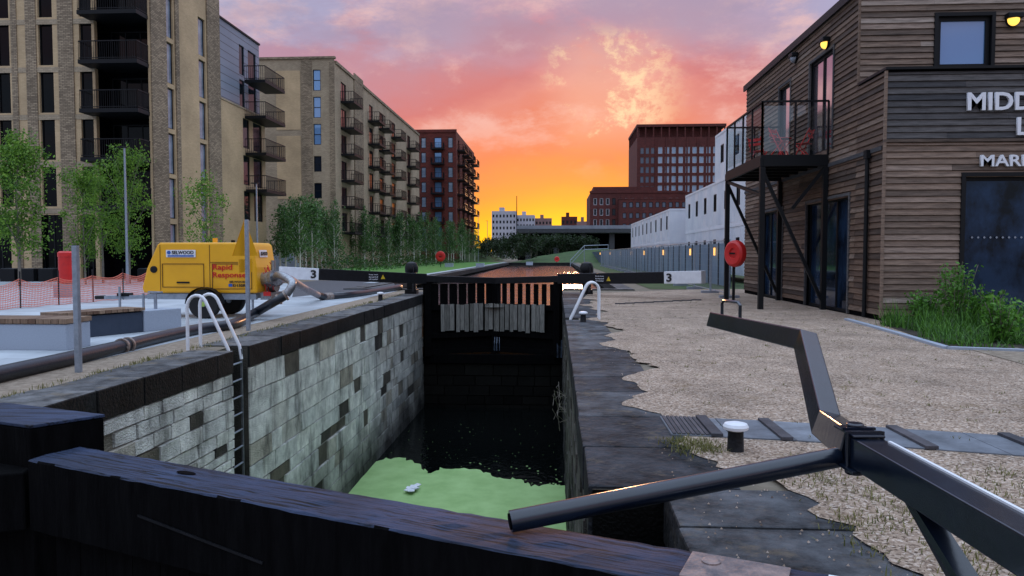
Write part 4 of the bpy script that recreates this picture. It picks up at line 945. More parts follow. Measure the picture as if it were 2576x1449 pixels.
def bistro(x,y,rz,label):
    r=thing('folding_chair',(x,y,zd),label,'chair',rz=rz,local=True)
    k=MB()
    for i in range(4): k.box(-.2,.2,-.19+i*.1,-.11+i*.1,.45,.465)
    k.build('seat',m_redp,r)
    k=MB(); k.box(-.2,.2,.2,.22,.62,.7); k.box(-.2,.2,.22,.24,.75,.84); k.build('backrest',m_redp,r)
    for s_ in (-.21,.21):
        k=MB(); k.tube([(s_,-.2,0),(s_,.25,.88)],.016,6); k.tube([(s_,.22,0),(s_,-.2,.46)],.016,6); k.build('leg',m_redp,r)
bistro(6.5,22.2,.8,'red folding chair on the balcony nearest the glass corner'); bistro(7.3,22.6,-2.2,'red folding chair on the balcony close to the wall'); bistro(6.4,24.2,2.4,'red folding chair further back along the balcony')
tr=thing('bistro_table',(6.85,23.3,zd),'small round red table among the balcony chairs','table')
k=MB(); k.lathe((6.85,23.3,zd),[(.32,.7),(.33,.71),(.32,.72)],20); k.build('tabletop',m_redp,tr)
for i in range(3): k=MB(); a=i*2.1; k.tube([(6.85+.25*math.cos(a),23.3+.25*math.sin(a),zd),(6.85-.2*math.cos(a),23.3-.2*math.sin(a),zd+.7)],.014,6); k.build('leg',m_redp,tr)
# ================================================================= LIFE RINGS
def lifering(px,py,Y,s,label,sq=.5):
    c=AY(px,py,Y); r=thing('life_ring_housing',(c.x,c.y,0),label,'life ring')
    k=MB(); k.box(c.x-.04,c.x+.04,c.y+.1,c.y+.18,0,c.z+.3*s); k.build('post',m_frame,r)
    k=MB(); k.lathe((c.x,c.y,c.z),[(.02,-.07),(.14*s,-.06),(.17*s,-.11),(.33*s,-.13),(.4*s,-.08),(.42*s,.0),(.41*s,.09)],28,'y')
    # turned to face along the towpath, so only a narrow oval shows
    ca,sa=math.cos(R(-58) if sq<.8 else 0),math.sin(R(-58) if sq<.8 else 0)
    for v in k.v:
        dx,dy=v.x-c.x,v.y-c.y; v.x=c.x+dx*ca-dy*sa; v.y=c.y+dx*sa+dy*ca; v.z=c.z+(v.z-c.z)*1.06
    k.build('housing',m_redp,r,smooth=True)
    k=MB(); k.box(-.12*s,.12*s,-.135,-.125,-.02*s,.035*s)
    for v in k.v:
        dx,dy=v.x,v.y; v.x=c.x+dx*ca-dy*sa; v.y=c.y+dx*sa+dy*ca; v.z=c.z+v.z
    k.build('instruction_label',m_frame,r)
    return r
lifering(1849,638,24.6,1.0,'large red life ring housing beside the balcony posts')
lifering(1108,645,92,1.5,'distant red life ring housing on the left canal lawn',1)
lifering(1401,652,120,1,'tiny red life ring housing at the far canal end',1)
# ================================================================= FENCES, CABINS
def heras():
    r=thing('fence_panel',(0,0,0),'x','fence panel',local=True)
    k=MB(); L_=3.45
    k.tube([(0,0,.05),(0,0,2.15)],.022,6); k.tube([(0,L_,.05),(0,L_,2.15)],.022,6); k.tube([(0,0,2.13),(0,L_,2.13)],.018,6); k.tube([(0,0,.18),(0,L_,.18)],.018,6); k.build('panel_frame',m_galv,r)
    k=MB()
    for i in range(1,34): k.tube([(0,L_*i/34,.18),(0,L_*i/34,2.13)],.0035,3,False)
    for i in range(1,8): k.tube([(0,0,.18+1.95*i/8),(0,L_,.18+1.95*i/8)],.0035,3,False)
    k.build('wire_infill',m_galv,r)
    k=MB(); k.box(-.35,.35,-.12,.1,0,.12); k.build('foot_block',m_conc,r)
    return r
hp=heras()
for i in range(22):
    o=hp if i==0 else copy_tree(hp); o.location=(6.25+.03*((i*7)%3),27.2+i*3.52,0); o.rotation_euler=(0,0,R(((i*37)%5-2)*.5))
    tag(o,'%s wire mesh fence panel counted from the timber building'%ordn(i),'fence panel','mesh fence panels along the towpath')
hz=thing('site_hoarding',(8.3,36,0),'long blue-grey solid site hoarding behind the mesh fence','hoarding')
k=MB()
for i in range(56):
    y=36+i*2.44; k.box(8.3,8.34,y+.01,y+2.43,0.05,2.15)
k.build('hoarding_board',m_hoard,hz)
k=MB()
for i in range(57): k.box(8.24,8.299,36+i*2.44-.04,36+i*2.44+.04,0,2.2)
k.build('hoarding_post',m_frame,hz)
for i,Y in enumerate((39,46,57.5,70,82,96,114,140)):
    r=thing('site_lamp',(8.22,Y,1.95),'%s warm lit lamp along the hoarding from the timber building'%ordn(i),'lamp','lit lamps along the site hoarding')
    k=MB(); k.box(8.14,8.22,Y-.07,Y+.07,1.55,1.95); k.build('lamp_glass',m_warm2,r,bevel=.01)
    k=MB(); k.box(8.1,8.238,Y-.12,Y+.12,1.952,2.0); k.build('lamp_hood',m_frame,r)
def cabin(x,y0,L_,z0,h,label,nw=3):
    r=thing('site_cabin',(x,y0,z0),label,'portable cabin','stacked white site cabins')
    o=V((x,y0+L_,0)); hs=[]
    for i in range(nw):
        a=L_*(i+.5)/nw; hs.append((a-.45,a+.45,z0+1.0,z0+2.1))
    k=MB(); wallholes(k,o,UYm,L_,z0,z0+h,hs,.1); k.add([V((x,y0,z0)),V((x+2.5,y0,z0)),V((x+2.5,y0,z0+h)),V((x,y0,z0+h))],[(0,1,2,3)]); k.add([V((x+2.5,y0,z0)),V((x+2.5,y0+L_,z0)),V((x+2.5,y0+L_,z0+h)),V((x+2.5,y0,z0+h))],[(0,1,2,3)])
    k.add([V((x,y0+L_,z0)),V((x+2.5,y0+L_,z0)),V((x+2.5,y0+L_,z0+h)),V((x,y0+L_,z0+h))],[(0,1,2,3)]); k.build('shell',m_cabin,r,recalc=False)
    k=MB(); k.box(x-.03,x+2.53,y0-.03,y0+L_+.03,z0+h-.14,z0+h-.003)
    k.build('roof',m_cabin,r)
    k=MB()
    for yy in (y0-.02,y0+L_-.1): k.box(x-.025,x+.1,yy,yy+.12,z0+.002,z0+h-.142)
    y=y0+.3
    while y<y0+L_-.3:
        if all(abs((y0+L_-y)-(h_[0]+h_[1])/2)>.6 for h_ in hs): k.box(x-.02,x,y,y+.08,z0+.15,z0+h-.15)
        y+=.25
    k.build('ribs',m_cabin,r)
    for h_ in hs: window(r,o,UYm,h_,m_frame,m_pane,2,1,.06,.05)
lv=('lower','upper','top')
for i,(y0) in enumerate((59,69.1,79.2)):
    for j in range(2): cabin(8.9,y0,10,j*2.6,2.6,'%s white site cabin, %s in the far two-storey stack'%(lv[j],('nearest','middle','farthest')[i]))
for i,y0 in enumerate((40.2,49.3)):
    for j in range(2): cabin(10,y0,9,.45+j*2.85,2.85,'%s white site cabin, %s in the near stack'%(lv[j],('nearer','farther')[i]))
cabin(10,40.2,7.5,6.16,2.9,'single white cabin stacked on top above the others',2)
# ================================================================= APARTMENT BLOCKS
def pxX(px,Y): return AY(px,600,Y).x
def pxY(px,X): return AX(px,600,X).y
FL=[4.5,7.42,10.36,13.3,16.25,19.2]
ab=thing('apartment_block',(-30,45,0),'large buff brick apartment block with black balconies at the left edge','building')
XA=pxX(386,45); o=V((-46,45,0)); hs=[]; win=[]
cols=[(5,38),(110,146),(212,243)]
for c0,c1 in cols:
    for f in FL[:5]: h=(pxX(c0,45)+46,pxX(c1,45)+46,f+.12,f+2.72); hs.append(h); win.append(h)
for f in FL[:5]:
    for xx in (2.5,7): h=(xx,xx+.9,f+.12,f+2.72); hs.append(h); win.append(h)
gw=[]
for c0,c1 in ((-60,28),(78,158),(202,240)): h=(pxX(c0,45)+46,pxX(c1,45)+46,0.02,4.1); hs.append(h); gw.append(h)
rec=(pxX(250,45)+46,pxX(384,45)+46-.05,.02,18.6); hs.append(rec)
k=MB(); wallholes(k,o,UX,XA+46,0,20.5,hs,.3)
oS_=V((XA,45,0)); YB=pxY(560,XA); sh=[]
for c0,c1 in ((428,446),(508,525)):
    ya,yb=pxY(c0,XA)-45,pxY(c1,XA)-45
    for f in FL[:5]: sh.append((ya,yb,f-.55,f+2.1))
    sh.append((ya,yb,.3,3.6))
wallholes(k,oS_,UY,YB-45,0,20.5,sh,.3); k.add([V((-46,YB,20.5)),V((XA,YB,20.5)),V((XA,45,20.5)),V((-46,45,20.5))],[(0,1,2,3)])
k.build('brick_wall',m_tan,ab,recalc=False)
for h in win: window(ab,o,UX,h,m_frame,m_paned,1,1,.07,.18)
for h in gw: window(ab,o,UX,h,m_frame,m_paned,3,1,.08,.25,'shopfront')
for h in sh: window(ab,oS_,UY,h,m_frame,m_pane2,1,1,.07,.15)
for c0,c1 in ((44,58),(80,106),(160,198)):
    k=MB(); k.box(pxX(c0,45),pxX(c1,45),44.93,45-.001,.0,20.5); k.build('rusticated_pier',m_tan2,ab)
for c0,c1 in ((388,426),(528,559),(449,458)): k=MB(); k.box(XA+.001,XA+.09,pxY(c0,XA),pxY(c1,XA),0,20.5); k.build('rusticated_pier',m_tan2,ab)
for f in FL: 
    k=MB(); k.box(-46,pxX(250,45)-.01,44.97,44.999,f-.32,f+.0); k.build('string_course',m_tan3,ab)
a0=rec[0]-46; a1=rec[1]-46
k=MB(); k.box(a0,a1,46.4,46.5,0,18.6); k.add([V((a0,45.3,0)),V((a0,46.4,0)),V((a0,46.4,18.6)),V((a0,45.3,18.6))],[(0,1,2,3)]); k.add([V((a1,45.3,0)),V((a1,46.4,0)),V((a1,46.4,18.6)),V((a1,45.3,18.6))],[(0,1,2,3)]); k.build('balcony_recess',m_dark,ab,recalc=False)
for f in FL[:5]:
    window(ab,V((a0,46.4,0)),UX,(.25,a1-a0-.25,f,f+2.5),m_frame,m_paned,3,1,.07,-.05)
    balcony(ab,V((a0,45,0)),UX,(a1-a0)/2-.1,f+.1,round(a1-a0+.3,2),1.3,.13,.022)
    k=MB(); k.box(a0,a1,45.01,46.39,f-.12,f+.08); k.build('balcony_floor',m_frame,ab)
YE=pxY(672,XA-.2); k=MB(); hs=[]
o2=V((XA-.25,YB,0)); W2=YE-YB
for f in (4.4,7.3,10.3):
    hs.append((W2*.5,W2*.64,f,f+2.4)); hs.append((W2*.72,W2*.92,f,f+2.4))
wallholes(k,o2,UY,W2,0,13.4,hs,.2); k.add([V((XA-.25,YE,0)),V((XA-8,YE,0)),V((XA-8,YE,13.4)),V((XA-.25,YE,13.4))],[(0,1,2,3)]); k.build('brick_wall',m_tan,ab,recalc=False)
for h in hs: window(ab,o2,UY,h,m_frame,m_pane,1,1,.07,.1)
k=MB(); h2_=[(W2*.53,W2*.64,13.5,15.9),(W2*.53,W2*.64,16.3,18.7),(W2*.72,W2*.9,13.5,15.9),(W2*.72,W2*.9,16.3,18.7)]
wallholes(k,V((XA-.6,YB,0)),UY,W2-.2,13.4,19.7,h2_,.2); k.add([V((XA-.6,YB,19.7)),V((XA-.6,YE-.2,19.7)),V((XA-10,YE-.2,19.7)),V((XA-10,YB,19.7))],[(0,1,2,3)]); k.add([V((XA-.6,YE-.2,13.4)),V((XA-10,YE-.2,13.4)),V((XA-10,YE-.2,19.7)),V((XA-.6,YE-.2,19.7))],[(0,1,2,3)]); k.build('zinc_wall',m_zinc,ab,recalc=False)
for h in h2_: window(ab,V((XA-.6,YB,0)),UY,h,m_frame,m_pane,1,1,.07,.1)
k=MB(); k.box(XA-.7,XA-.2,YB,YE,13.402,13.55); k.build('parapet_capping',m_tan3,ab)
k=MB(); k.box(XA-.65,XA-.5,YB,YE-.15,19.702,19.85); k.build('parapet_capping',m_frame,ab)
k=MB(); k.box(-45.7,XA-1.6,47,YE-.5,0,13.3); k.box(-45.7,XA-1.7,47,YE-.7,13.3,19.6); k.build('core',m_dark,ab)
for z in (6.95,9.95,12.95,15.85): balcony(ab,V((XA-.25,YB,0)),UY,pxY(655,XA)-YB,z,4.4,1.75,.16,.025)
YB2=84; XB=pxX(846,84); bb=thing('apartment_block',(-30,84,0),'buff brick apartment block with rows of balconies behind the birches','building')
o=V((-37,YB2,0)); hs=[]
za,zb=AY(800,228,84).z,AY(800,175,84).z
for i in range(6):
    hs.append((pxX(792,84)+37,pxX(811,84)+37,za-3.07*i,(zb-3.07*i) if i<3 else zb-3.07*i-.6))
k=MB(); wallholes(k,o,UX,XB+37,0,23.9,hs,.2)
oS2=V((XB,84,0)); Ycols=[pxY(p,XB) for p in (868,936,962,992,1030)]; sh=[]
for i,yc in enumerate(Ycols):
    wd=(2.2,2.0,2.2,2.4,2.6)[i]
    for j in range(6): sh.append((yc-84-wd/2,yc-84+wd/2,4.35+3.07*j,4.35+3.07*j+2.2))
wallholes(k,oS2,UY,52,0,23.4,sh,.2); k.add([V((-37,84,23.4)),V((XB,84,23.4)),V((XB,136,23.4)),V((-37,136,23.4))],[(0,1,2,3)]); k.build('brick_wall',m_tan3,bb,recalc=False)
for h in hs: window(bb,o,UX,h,m_frame,m_blue if h[2]>14 else m_pane,1,2,.07,.12)
for h in sh: window(bb,oS2,UY,h,m_frame,m_pane,2,1,.08,.12)
k=MB(); k.box(pxX(763,84),pxX(789,84),83.93,83.999,0,23.9); k.build('rusticated_pier',m_tan2,bb)
k=MB(); k.box(XB+.001,XB+.12,pxY(893,XB),pxY(915,XB),0,24.2); k.build('rusticated_pier',m_tan2,bb)
k=MB(); k.box(XB-.6,XB+.0,83.9,83.998,0,23.85); k.build('rusticated_pier',m_tan2,bb)
k=MB(); k.box(pxX(700,84),pxX(760,84),83.95,83.999,15.9,22.6); k.box(pxX(700,84),pxX(760,84),83.95,83.999,8,15.2); k.build('smooth_brick_panel',m_tan,bb)
k=MB(); k.box(-37,XB+.1,83.85,84.3,23.91,24.15); k.build('parapet_capping',m_tan2,bb)
k=MB(); k.box(XB-.3,XB+.15,84.31,136,23.41,23.75); k.build('parapet_capping',m_tan2,bb)
k=MB(); k.box(-36.8,XB-.3,84.4,135.8,0,23.3); k.build('core',m_dark,bb)
for i,yc in enumerate(Ycols):
    for j in range(6): balcony(bb,oS2,UY,yc-84+(.8 if i==0 else 0),4.25+3.07*j,(4.2,3.6,3.6,3.8,4.2)[i],1.6,.3,.04)
cb=thing('apartment_block',(-25,150,0),'dark red brick apartment block at the end of the left bank','building')
XC0,XC=pxX(1046,150),pxX(1148,150); o=V((XC0,150,0)); Wc=XC-XC0; hs=[]
for a in (1.2,3.9,6.7):
    for j in range(8): hs.append((a,a+(1.0 if a!=3.9 else 1.5),2.2+3.0*j,2.2+3.0*j+2.1))
k=MB(); wallholes(k,o,UX,Wc,0,26.6,hs,.2); sh=[]
for a in (3,11,19,27):
    for j in range(8): sh.append((a,a+2,2.2+3.0*j,2.2+3.0*j+2.1))
oc=V((XC,150,0)); wallholes(k,oc,UY,33,0,26.6,sh,.2); k.add([V((XC0,150,26.6)),V((XC,150,26.6)),V((XC,183,26.6)),V((XC0,183,26.6))],[(0,1,2,3)]); k.build('brick_wall',m_red,cb,recalc=False)
for h in hs: window(cb,o,UX,h,m_frame,m_blue if (h[0]>3 and h[0]<5) else m_pane2,1,1,.1,.12)
for h in sh: window(cb,oc,UY,h,m_frame,m_pane,1,1,.1,.12)
k=MB(); k.box(XC0-.1,XC+.15,149.85,150.0,26.3,26.9); k.build('parapet_capping',m_red,cb)
k=MB(); k.box(XC0+.1,XC-.4,150.4,182.8,0,26.5); k.build('core',m_dark,cb)
for j in range(8):
    balcony(cb,o,UX,4.65,2.0+3*j,2.6,1.4,.3,.05)
    for a in (4,12,20,28): balcony(cb,oc,UY,a,2.0+3*j,4.6,1.6,.4,.05)
td=thing('apartment_tower',(43,260,0),'tall dark red brick tower with open rooftop frame on the right','building')
XD0,XD1=pxX(1601,260),pxX(1822,260); Wd=XD1-XD0; zt=AY(1700,312,260).z; o=V((XD0,260,0)); hs=[]
for i in range(9):
    a=7.2+i*(Wd-9)/9
    for j in range(11): hs.append((a,a+1.5,zt-8.2-3.3*j-1.9,zt-8.2-3.3*j+.4))
xh=[(1.2+1.8*i,2.3+1.8*i,zt-8.2-3.3*j-1.9,zt-8.2-3.3*j+.2) for i in range(3) for j in range(11)]
k=MB(); wallholes(k,o,UX,Wd,0,zt-4.5,hs+xh,.4); k.add([V((XD0,290,0)),V((XD0,260,0)),V((XD0,260,zt-4.5)),V((XD0,290,zt-4.5))],[(0,1,2,3)]); k.build('brick_wall',m_maroon,td,recalc=False)
m_bluegrey=M('grey_blue_pane',(.3,.4,.55),None,rough=.1,spec=.8)
m_slate=M('slate_pane',(.09,.11,.16),None,rough=.1,spec=.8)
for h in hs: window(td,o,UX,h,m_whiteframe,m_bluegrey,1,1,.16,.2)
k=MB()
for h in xh: k.box(XD0+h[0],XD0+h[1],260.2,260.25,h[2],h[3])
tag(k.build('dark_windows',m_slate,td),kind='stuff')
k=MB(); k.box(XD0+.3,XD1-.3,260.5,289,0,zt-4.6); k.build('core',m_dark,td)
k=MB(); n_=12
for i in range(n_): x=XD0+(Wd-.4)*i/(n_-1); k.box(x,x+.4,260,260.6,zt-4.49,zt-.9)
for i in range(8): y=261+i*4; k.box(XD0,XD0+.5,y,y+.5,zt-4.49,zt-.9)
k.box(XD0-.2,XD1+.2,259.8,290,zt-.9,zt); k.box(XD0+1,XD1-1,262,286,zt-4.5,zt-1.0); k.build('rooftop_frame',m_maroon,td)
for i in range(7): k=MB(); x=XD0+6.2+i*(Wd-7)/6.5; k.box(x,x+.45,259.7,259.999,0,zt-4.6); k.build('pilaster',m_maroon,td)
le=thing('apartment_block',(24,220,0),'low stepped red brick block in front of the tower','building')
XE0,XE1=pxX(1484,220),pxX(1722,220); We=XE1-XE0; z1=AY(1600,468,220).z; z2=AY(1600,492,219).z; o=V((XE0,220,0)); hs=[]
for i in range(14):
    for j in range(5): hs.append((1+i*(We-2)/14,2.0+i*(We-2)/14,z1-4-3.1*j-1.5,z1-4-3.1*j+.5))
k=MB(); wallholes(k,o,UX,We,0,z1-2,hs,.3); k.add([V((XE0,245,0)),V((XE0,220,0)),V((XE0,220,z1-2)),V((XE0,245,z1-2))],[(0,1,2,3)]); k.box(XE0+1,XE0+We*.72,222,244,z1-2,z1); k.build('brick_wall',m_maroon,le,recalc=False)
for h in hs: window(le,o,UX,h,m_whiteframe if int(h[0]*7)%3 else m_frame,m_pane,1,1,.14,.15)
k=MB(); k.box(XE0-.15,XE1+.15,219.8,220.2,z1-2,z1-1.4); k.build('cornice',m_maroon,le)
k=MB(); k.box(XE0+.3,XE1-.3,220.5,244,0,z1-2.1); k.build('core',m_dark,le)
k=MB(); hp2=[(1+i*1.9,2.1+i*1.9,z2-3.6-3.1*j,z2-2-3.1*j) for i in range(12) for j in range(4)]
wallholes(k,V((XE0+We*.3,217.5,0)),UX,We*.7,0,z2-1.2,hp2,.3); k.add([V((XE0+We*.3,217.5,0)),V((XE0+We*.3,219.7,0)),V((XE0+We*.3,219.7,z2-1.2)),V((XE0+We*.3,217.5,z2-1.2))],[(0,1,2,3)]); k.build('podium',m_maroon,le,recalc=False)
for h in hp2:
    window(le,V((XE0+We*.3,217.5,0)),UX,h,m_frame,m_slate,1,1,.14,.15)
k=MB(); k.box(XE0+We*.3-.1,XE1+.1,217.4,219.7,z2-1.2,z2-.9); k.build('podium_cornice',m_maroon,le)
def far(name,label,px0,px1,ytop,Y,mat,rows=4,cols=8):
    a0,a1=pxX(px0,Y),pxX(px1,Y); zt_=AY(px0,ytop,Y).z; r=thing(name,((a0+a1)/2,Y,0),label,'building')
    o=V((a0,Y,0)); W_=a1-a0; hs=[]
    for i in range(cols):
        for j in range(rows): hs.append((W_*(i+.25)/cols,W_*(i+.75)/cols,zt_-2-3.4*j-1.6,zt_-2-3.4*j))
    k=MB(); wallholes(k,o,UX,W_,0,zt_,hs,.5); k.box(a0+.1,a1-.1,Y+.9,Y+14,0,zt_-.1); k.build('wall',mat,r,recalc=False)
    for h in hs: window(r,o,UX,h,m_frame,m_pane,1,1,.2,.3)
    k=MB(); k.box(a0+W_*.3,a0+W_*.5,Y+2,Y+8,zt_,zt_+2.2); k.build('plant_room',mat,r)
m_farw=M('pale_render',(.5,.5,.55),(.4,.4,.46),.1,.8); m_farp=M('pinkish_render',(.3,.18,.17),(.2,.12,.12),.1,.8)
far('distant_building','pale grey distant block left of the thin mast',1237,1298,531,420,m_farw,5,7)
far('distant_building','lower pale distant block just right of the thin mast',1299,1345,541,430,m_farw,4,6)
far('distant_building','small pinkish distant building in the middle of the horizon',1346,1388,549,440,m_farp,2,5)
far('distant_building','dark red distant building right of the horizon glow',1412,1452,545,380,m_maroon,3,4)
far('distant_building','low dark building behind the bridge on the right',1452,1486,557,360,m_farp,2,4)
p=AY(1300,493,415); k=MB(); k.tube([(p.x,415,0),(p.x,415,p.z)],[.5,.2],6); tag(k.build('radio_mast',m_frame,loc=(p.x,415,0)),'thin dark mast rising from the horizon buildings','mast')
br=thing('road_bridge',(18,200,0),'low grey concrete bridge crossing beyond the canal','bridge')
xa,xb=pxX(1300,200),pxX(1640,200); zt_=AY(1450,567,200).z; zb_=AY(1450,586,200).z
k=MB(); k.box(xa,xb,200,210,zb_,zt_-.5); k.build('deck',m_conc,br)
k=MB(); k.box(xa,xb,199.7,199.99,zb_+1.1,zt_); k.build('parapet',m_conc,br)
k=MB(); k.box(xa,xb,199.6,199.69,zb_+.1,zb_+1.0); k.build('fascia_band',m_asph,br)
for i in range(5): x=xa+3+(xb-xa-6)*i/4; k=MB(); k.box(x-.7,x+.7,201,204.9,0,zb_-.002); k.build('pier',m_asph,br)
k=MB(); k.box(xa,xb,205,209,0,zb_-.01); k.build('abutment',m_dark,br)
hrx=thing('step_handrail',(5,85,0),'pale tubular handrails leading up beside the mesh fence','handrail')
for dy in (0,3):
    k=MB(); a=AY(1435,655,95+dy); b_=AY(1470,618,95+dy); c_=AY(1530,616,95+dy); k.tube([V((a.x,a.y,0)),a,b_,c_,V((c_.x,c_.y,0))],.06,6); k.tube([a-Z*.5,b_-Z*.5,c_-Z*.5],.04,6); k.tube([b_,V((b_.x,b_.y,0))],.05,6); k.build('rail',m_galv,hrx)
def lamp_post(px,Y,top,label):
    t_=AY(px,top,Y); r=thing('lamp_post',(t_.x,Y,0),label,'lamp post')
    k=MB(); k.tube([(t_.x,Y,0),(t_.x,Y,1),(t_.x,Y,t_.z)],[.09,.07,.05],10); k.build('column',m_galv,r,smooth=True)
    k=MB(); k.box(t_.x-.35,t_.x+.12,Y-.09,Y+.09,t_.z,t_.z+.07); k.build('lamp_head',m_frame,r,bevel=.01)
lamp_post(313,38,372,'slim grey lamp post in front of the left apartment block'); lamp_post(645,50,462,'slim lamp post beside the end balconies'); lamp_post(1203,150,545,'distant lamp post on the left bank near the sunset'); lamp_post(1226,165,556,'far small lamp post right of the red block')
for i,px in enumerate((32,80,128,375)):
    a=G(px,708); r=thing('cube_planter',(a.x,a.y,0),('leftmost','second','third','rightmost')[i]+' dark cube planter before the shopfronts','planter','dark cube planters')
    k=MB(); k.box(a.x-.45,a.x+.45,a.y-.45,a.y+.45,0,.75); k.build('tub',m_frame,r,bevel=.02)
    k=MB(); k.box(a.x-.4,a.x+.4,a.y-.4,a.y+.4,.75,.78); k.build('soil',m_asph,r)
for i,px in enumerate((1130,1208,1332)):
    a=G(px,672 if i<2 else 667); r=thing('stone_block_seat',(a.x,a.y,0),('left','middle','right')[i]+' pale stone block seat beside the upper canal','seat','block seats by the canal')
    k=MB(); k.box(a.x-.5,a.x+.5,a.y-.4,a.y+.4,0,.45); k.build('block',m_granite,r,bevel=.02)
    k=MB(); k.box(a.x-.53,a.x+.53,a.y-.43,a.y+.43,.452,.5); k.build('seat_slab',m_granite,r)
st=thing('terrace_steps',(-24,70,0),'pale stepped terrace rising behind the first birches','steps')
for i in range(7):
    k=MB(); k.box(-27.5+i*.05,-23.2-i*.35,66+i*.5,66.5+i*.5,0,.2+.3*i); k.build('step',m_granite,st)
# ================================================================= TREES
def leaves(mb,c,sig,n,size):
    for _ in range(n):
        p=V((random.gauss(c.x,sig),random.gauss(c.y,sig),random.gauss(c.z,sig*.9))); a=V((random.uniform(-1,1),random.uniform(-1,1),random.uniform(-1,1))).normalized(); b_=a.cross(V((random.uniform(-1,1),random.uniform(-1,1),random.uniform(-1,1)))).normalized(); s=size*random.uniform(.6,1.3)
        mb.add([p-a*s,p+b_*s*.55,p+a*s,p-b_*s*.55],[(0,1,2,3)],min(1,max(0,random.gauss(.5,.25))))
def tree_meshes(H,z0,rad,clumps,per,leaf,sig,lm,bm_,tr,seed,limbs=9,cone=False):
    random.seed(seed); tk=MB(); cr=MB()
    top=V((random.uniform(-.2,.2),random.uniform(-.2,.2),H*.95)); spine=[V((0,0,0)),V((random.uniform(-.05,.05),0,H*.3)),top.lerp(V((0,0,H*.3)),.5)+V((random.uniform(-.12,.12),random.uniform(-.12,.12),0)),top]
    tk.tube(smooth_path(spine,3),[tr*(1-.9*i/9) for i in range(10)],8)
    ends=[]
    for i in range(limbs):
        f=(i+.5)/limbs; zb__=z0*.8+(H*.84-z0*.8)*f; a=i*2.4+random.uniform(-.4,.4)
        prof=(1.05-.8*f) if cone else math.sin(math.pi*min(1,.18+f*.75))
        ln=rad*prof*random.uniform(.75,1.1); rise=ln*random.uniform(1.0,1.9)
        s=V((0,0,zb__)); e_=V((math.cos(a)*ln,math.sin(a)*ln,min(H,zb__+rise)))
        m_=s.lerp(e_,.5)+V((0,0,-.05*ln)); tk.tube([s,m_,e_],[tr*.4,tr*.25,tr*.08],5); ends.append((s,e_))
    for i in range(clumps):
        s,e_=random.choice(ends); q=s.lerp(e_,random.uniform(.3,1.1))+V((random.gauss(0,rad*.12),random.gauss(0,rad*.12),random.gauss(0,rad*.2)))
        sg=sig*random.uniform(.6,1.3); n=int(per*random.uniform(.5,1.3)); b0=len(cr.r); leaves(cr,q,sg,n,leaf)
        sh_=random.uniform(-.3,.3)
        for j in range(b0,len(cr.r)): cr.r[j]=min(1,max(0,cr.r[j]+sh_))
    for i in range(clumps//7): q=top+V((random.gauss(0,rad*.1),random.gauss(0,rad*.1),random.uniform(-H*.14,H*.05))); leaves(cr,q,sig*.6,per//2,leaf)
    return tk.mesh('trunk',bm_,smooth=True),cr.mesh('crown',lm,recalc=False)
def put(name,ms,loc,s,rz,label,cat,group=None,sxy=1):
    r=bpy.data.objects.new(name,None); COL.objects.link(r); r.location=loc; r.scale=(s*sxy,s*sxy,s); r.rotation_euler=(0,0,rz)
    for nm,me in zip(('trunk','crown'),ms):
        o=bpy.data.objects.new(nm,me); COL.objects.link(o); o.parent=r
    return tag(r,label,cat,group)
plz=[tree_meshes(8.5,1.8,1.6,c_,50,.09,.32,m_leafA,m_bark,.09,s,15) for s,c_ in ((1,150),(2,105))]
airy=tree_meshes(7,2.2,1.35,64,32,.085,.3,m_leafA,m_bark,.07,5,12)
def ptree(px,Y,top,ms,H,rz,label,sxy=1):
    t_=AY(px,top,Y); put('plaza_tree',ms,(t_.x,Y,0),t_.z/H,rz,label,'tree','young plaza trees',sxy)
ptree(38,36,335,plz[0],8.4,0,'dense bright green tree at the left edge of the plaza')
ptree(208,38,425,plz[1],8.4,1,'green plaza tree left of its close neighbour',.85)
ptree(252,40,410,airy,7,2,'slim green plaza tree between two fuller ones')
ptree(318,39,375,plz[1],8.4,3.3,'green plaza tree growing around the grey lamp post',.8)
ptree(512,41,435,airy,7,.6,'sparse airy yellow-green tree behind the yellow pump')
bir=[tree_meshes(6.6,1.3,.85,78,20,.1,.26,m_leafB,m_birch,.08,s,16,True) for s in (11,12,13,14)]
random.seed(5); bl=[]
for i in range(50):
    px=702+i*10+random.uniform(-6,6); t_=i/49; Y=56+t_*88+random.uniform(-6,10); 
    top=502+t_*64+random.uniform(-16,26); bl.append((px,Y,top))
for i,(px,Y,top) in enumerate(bl):
    a=AY(px,top,Y); put('birch_tree',random.choice(bir),(a.x,Y,0),max(.5,a.z/6.4),random.uniform(0,6),'%s white-stemmed birch from the left on the canal bank'%ordn(i),'tree','young birches on the left bank',random.uniform(.85,1.25))
shr=[tree_meshes(3,.3,1.3,40,26,.16,.35,m_leafC,m_bark,.07,s,8) for s in (21,22)]
random.seed(9)
for i in range(24):
    px=1212+i*12+random.uniform(-5,5); Y=random.uniform(146,175) if i<12 else random.uniform(188,196); a=AY(px,600,Y)
    put('bank_shrub',random.choice(shr),(a.x,Y,.8 if i<12 else 1.4),random.uniform(.9,1.5),random.uniform(0,6),'%s dark bush from the left on the bank below the bridge'%ordn(i),'bush','dark bushes below the bridge')
random.seed(3); k=MB()
for i in range(420):
    x=random.uniform(-110,110); Y=random.uniform(225,330); leaves(k,V((x,Y,random.uniform(.5,4.5+2*math.sin(x*.09)))),1.6,14,.7)
tag(k.build('distant_woodland',m_leafC,recalc=False),'dark mass of far trees along the horizon','trees',kind='stuff')
k=MB()
for i in range(520):
    y=random.uniform(66,146); x=random.uniform(-25.5,-20.5) if random.random()<.75 else random.uniform(-20.5,-17); leaves(k,V((x,y,random.uniform(.1,1.5 if x<-20.5 else .4))),.4,13,.14)
tag(k.build('underplanting',m_leafD,recalc=False),'low green planting under the birch trees','planting',kind='stuff')
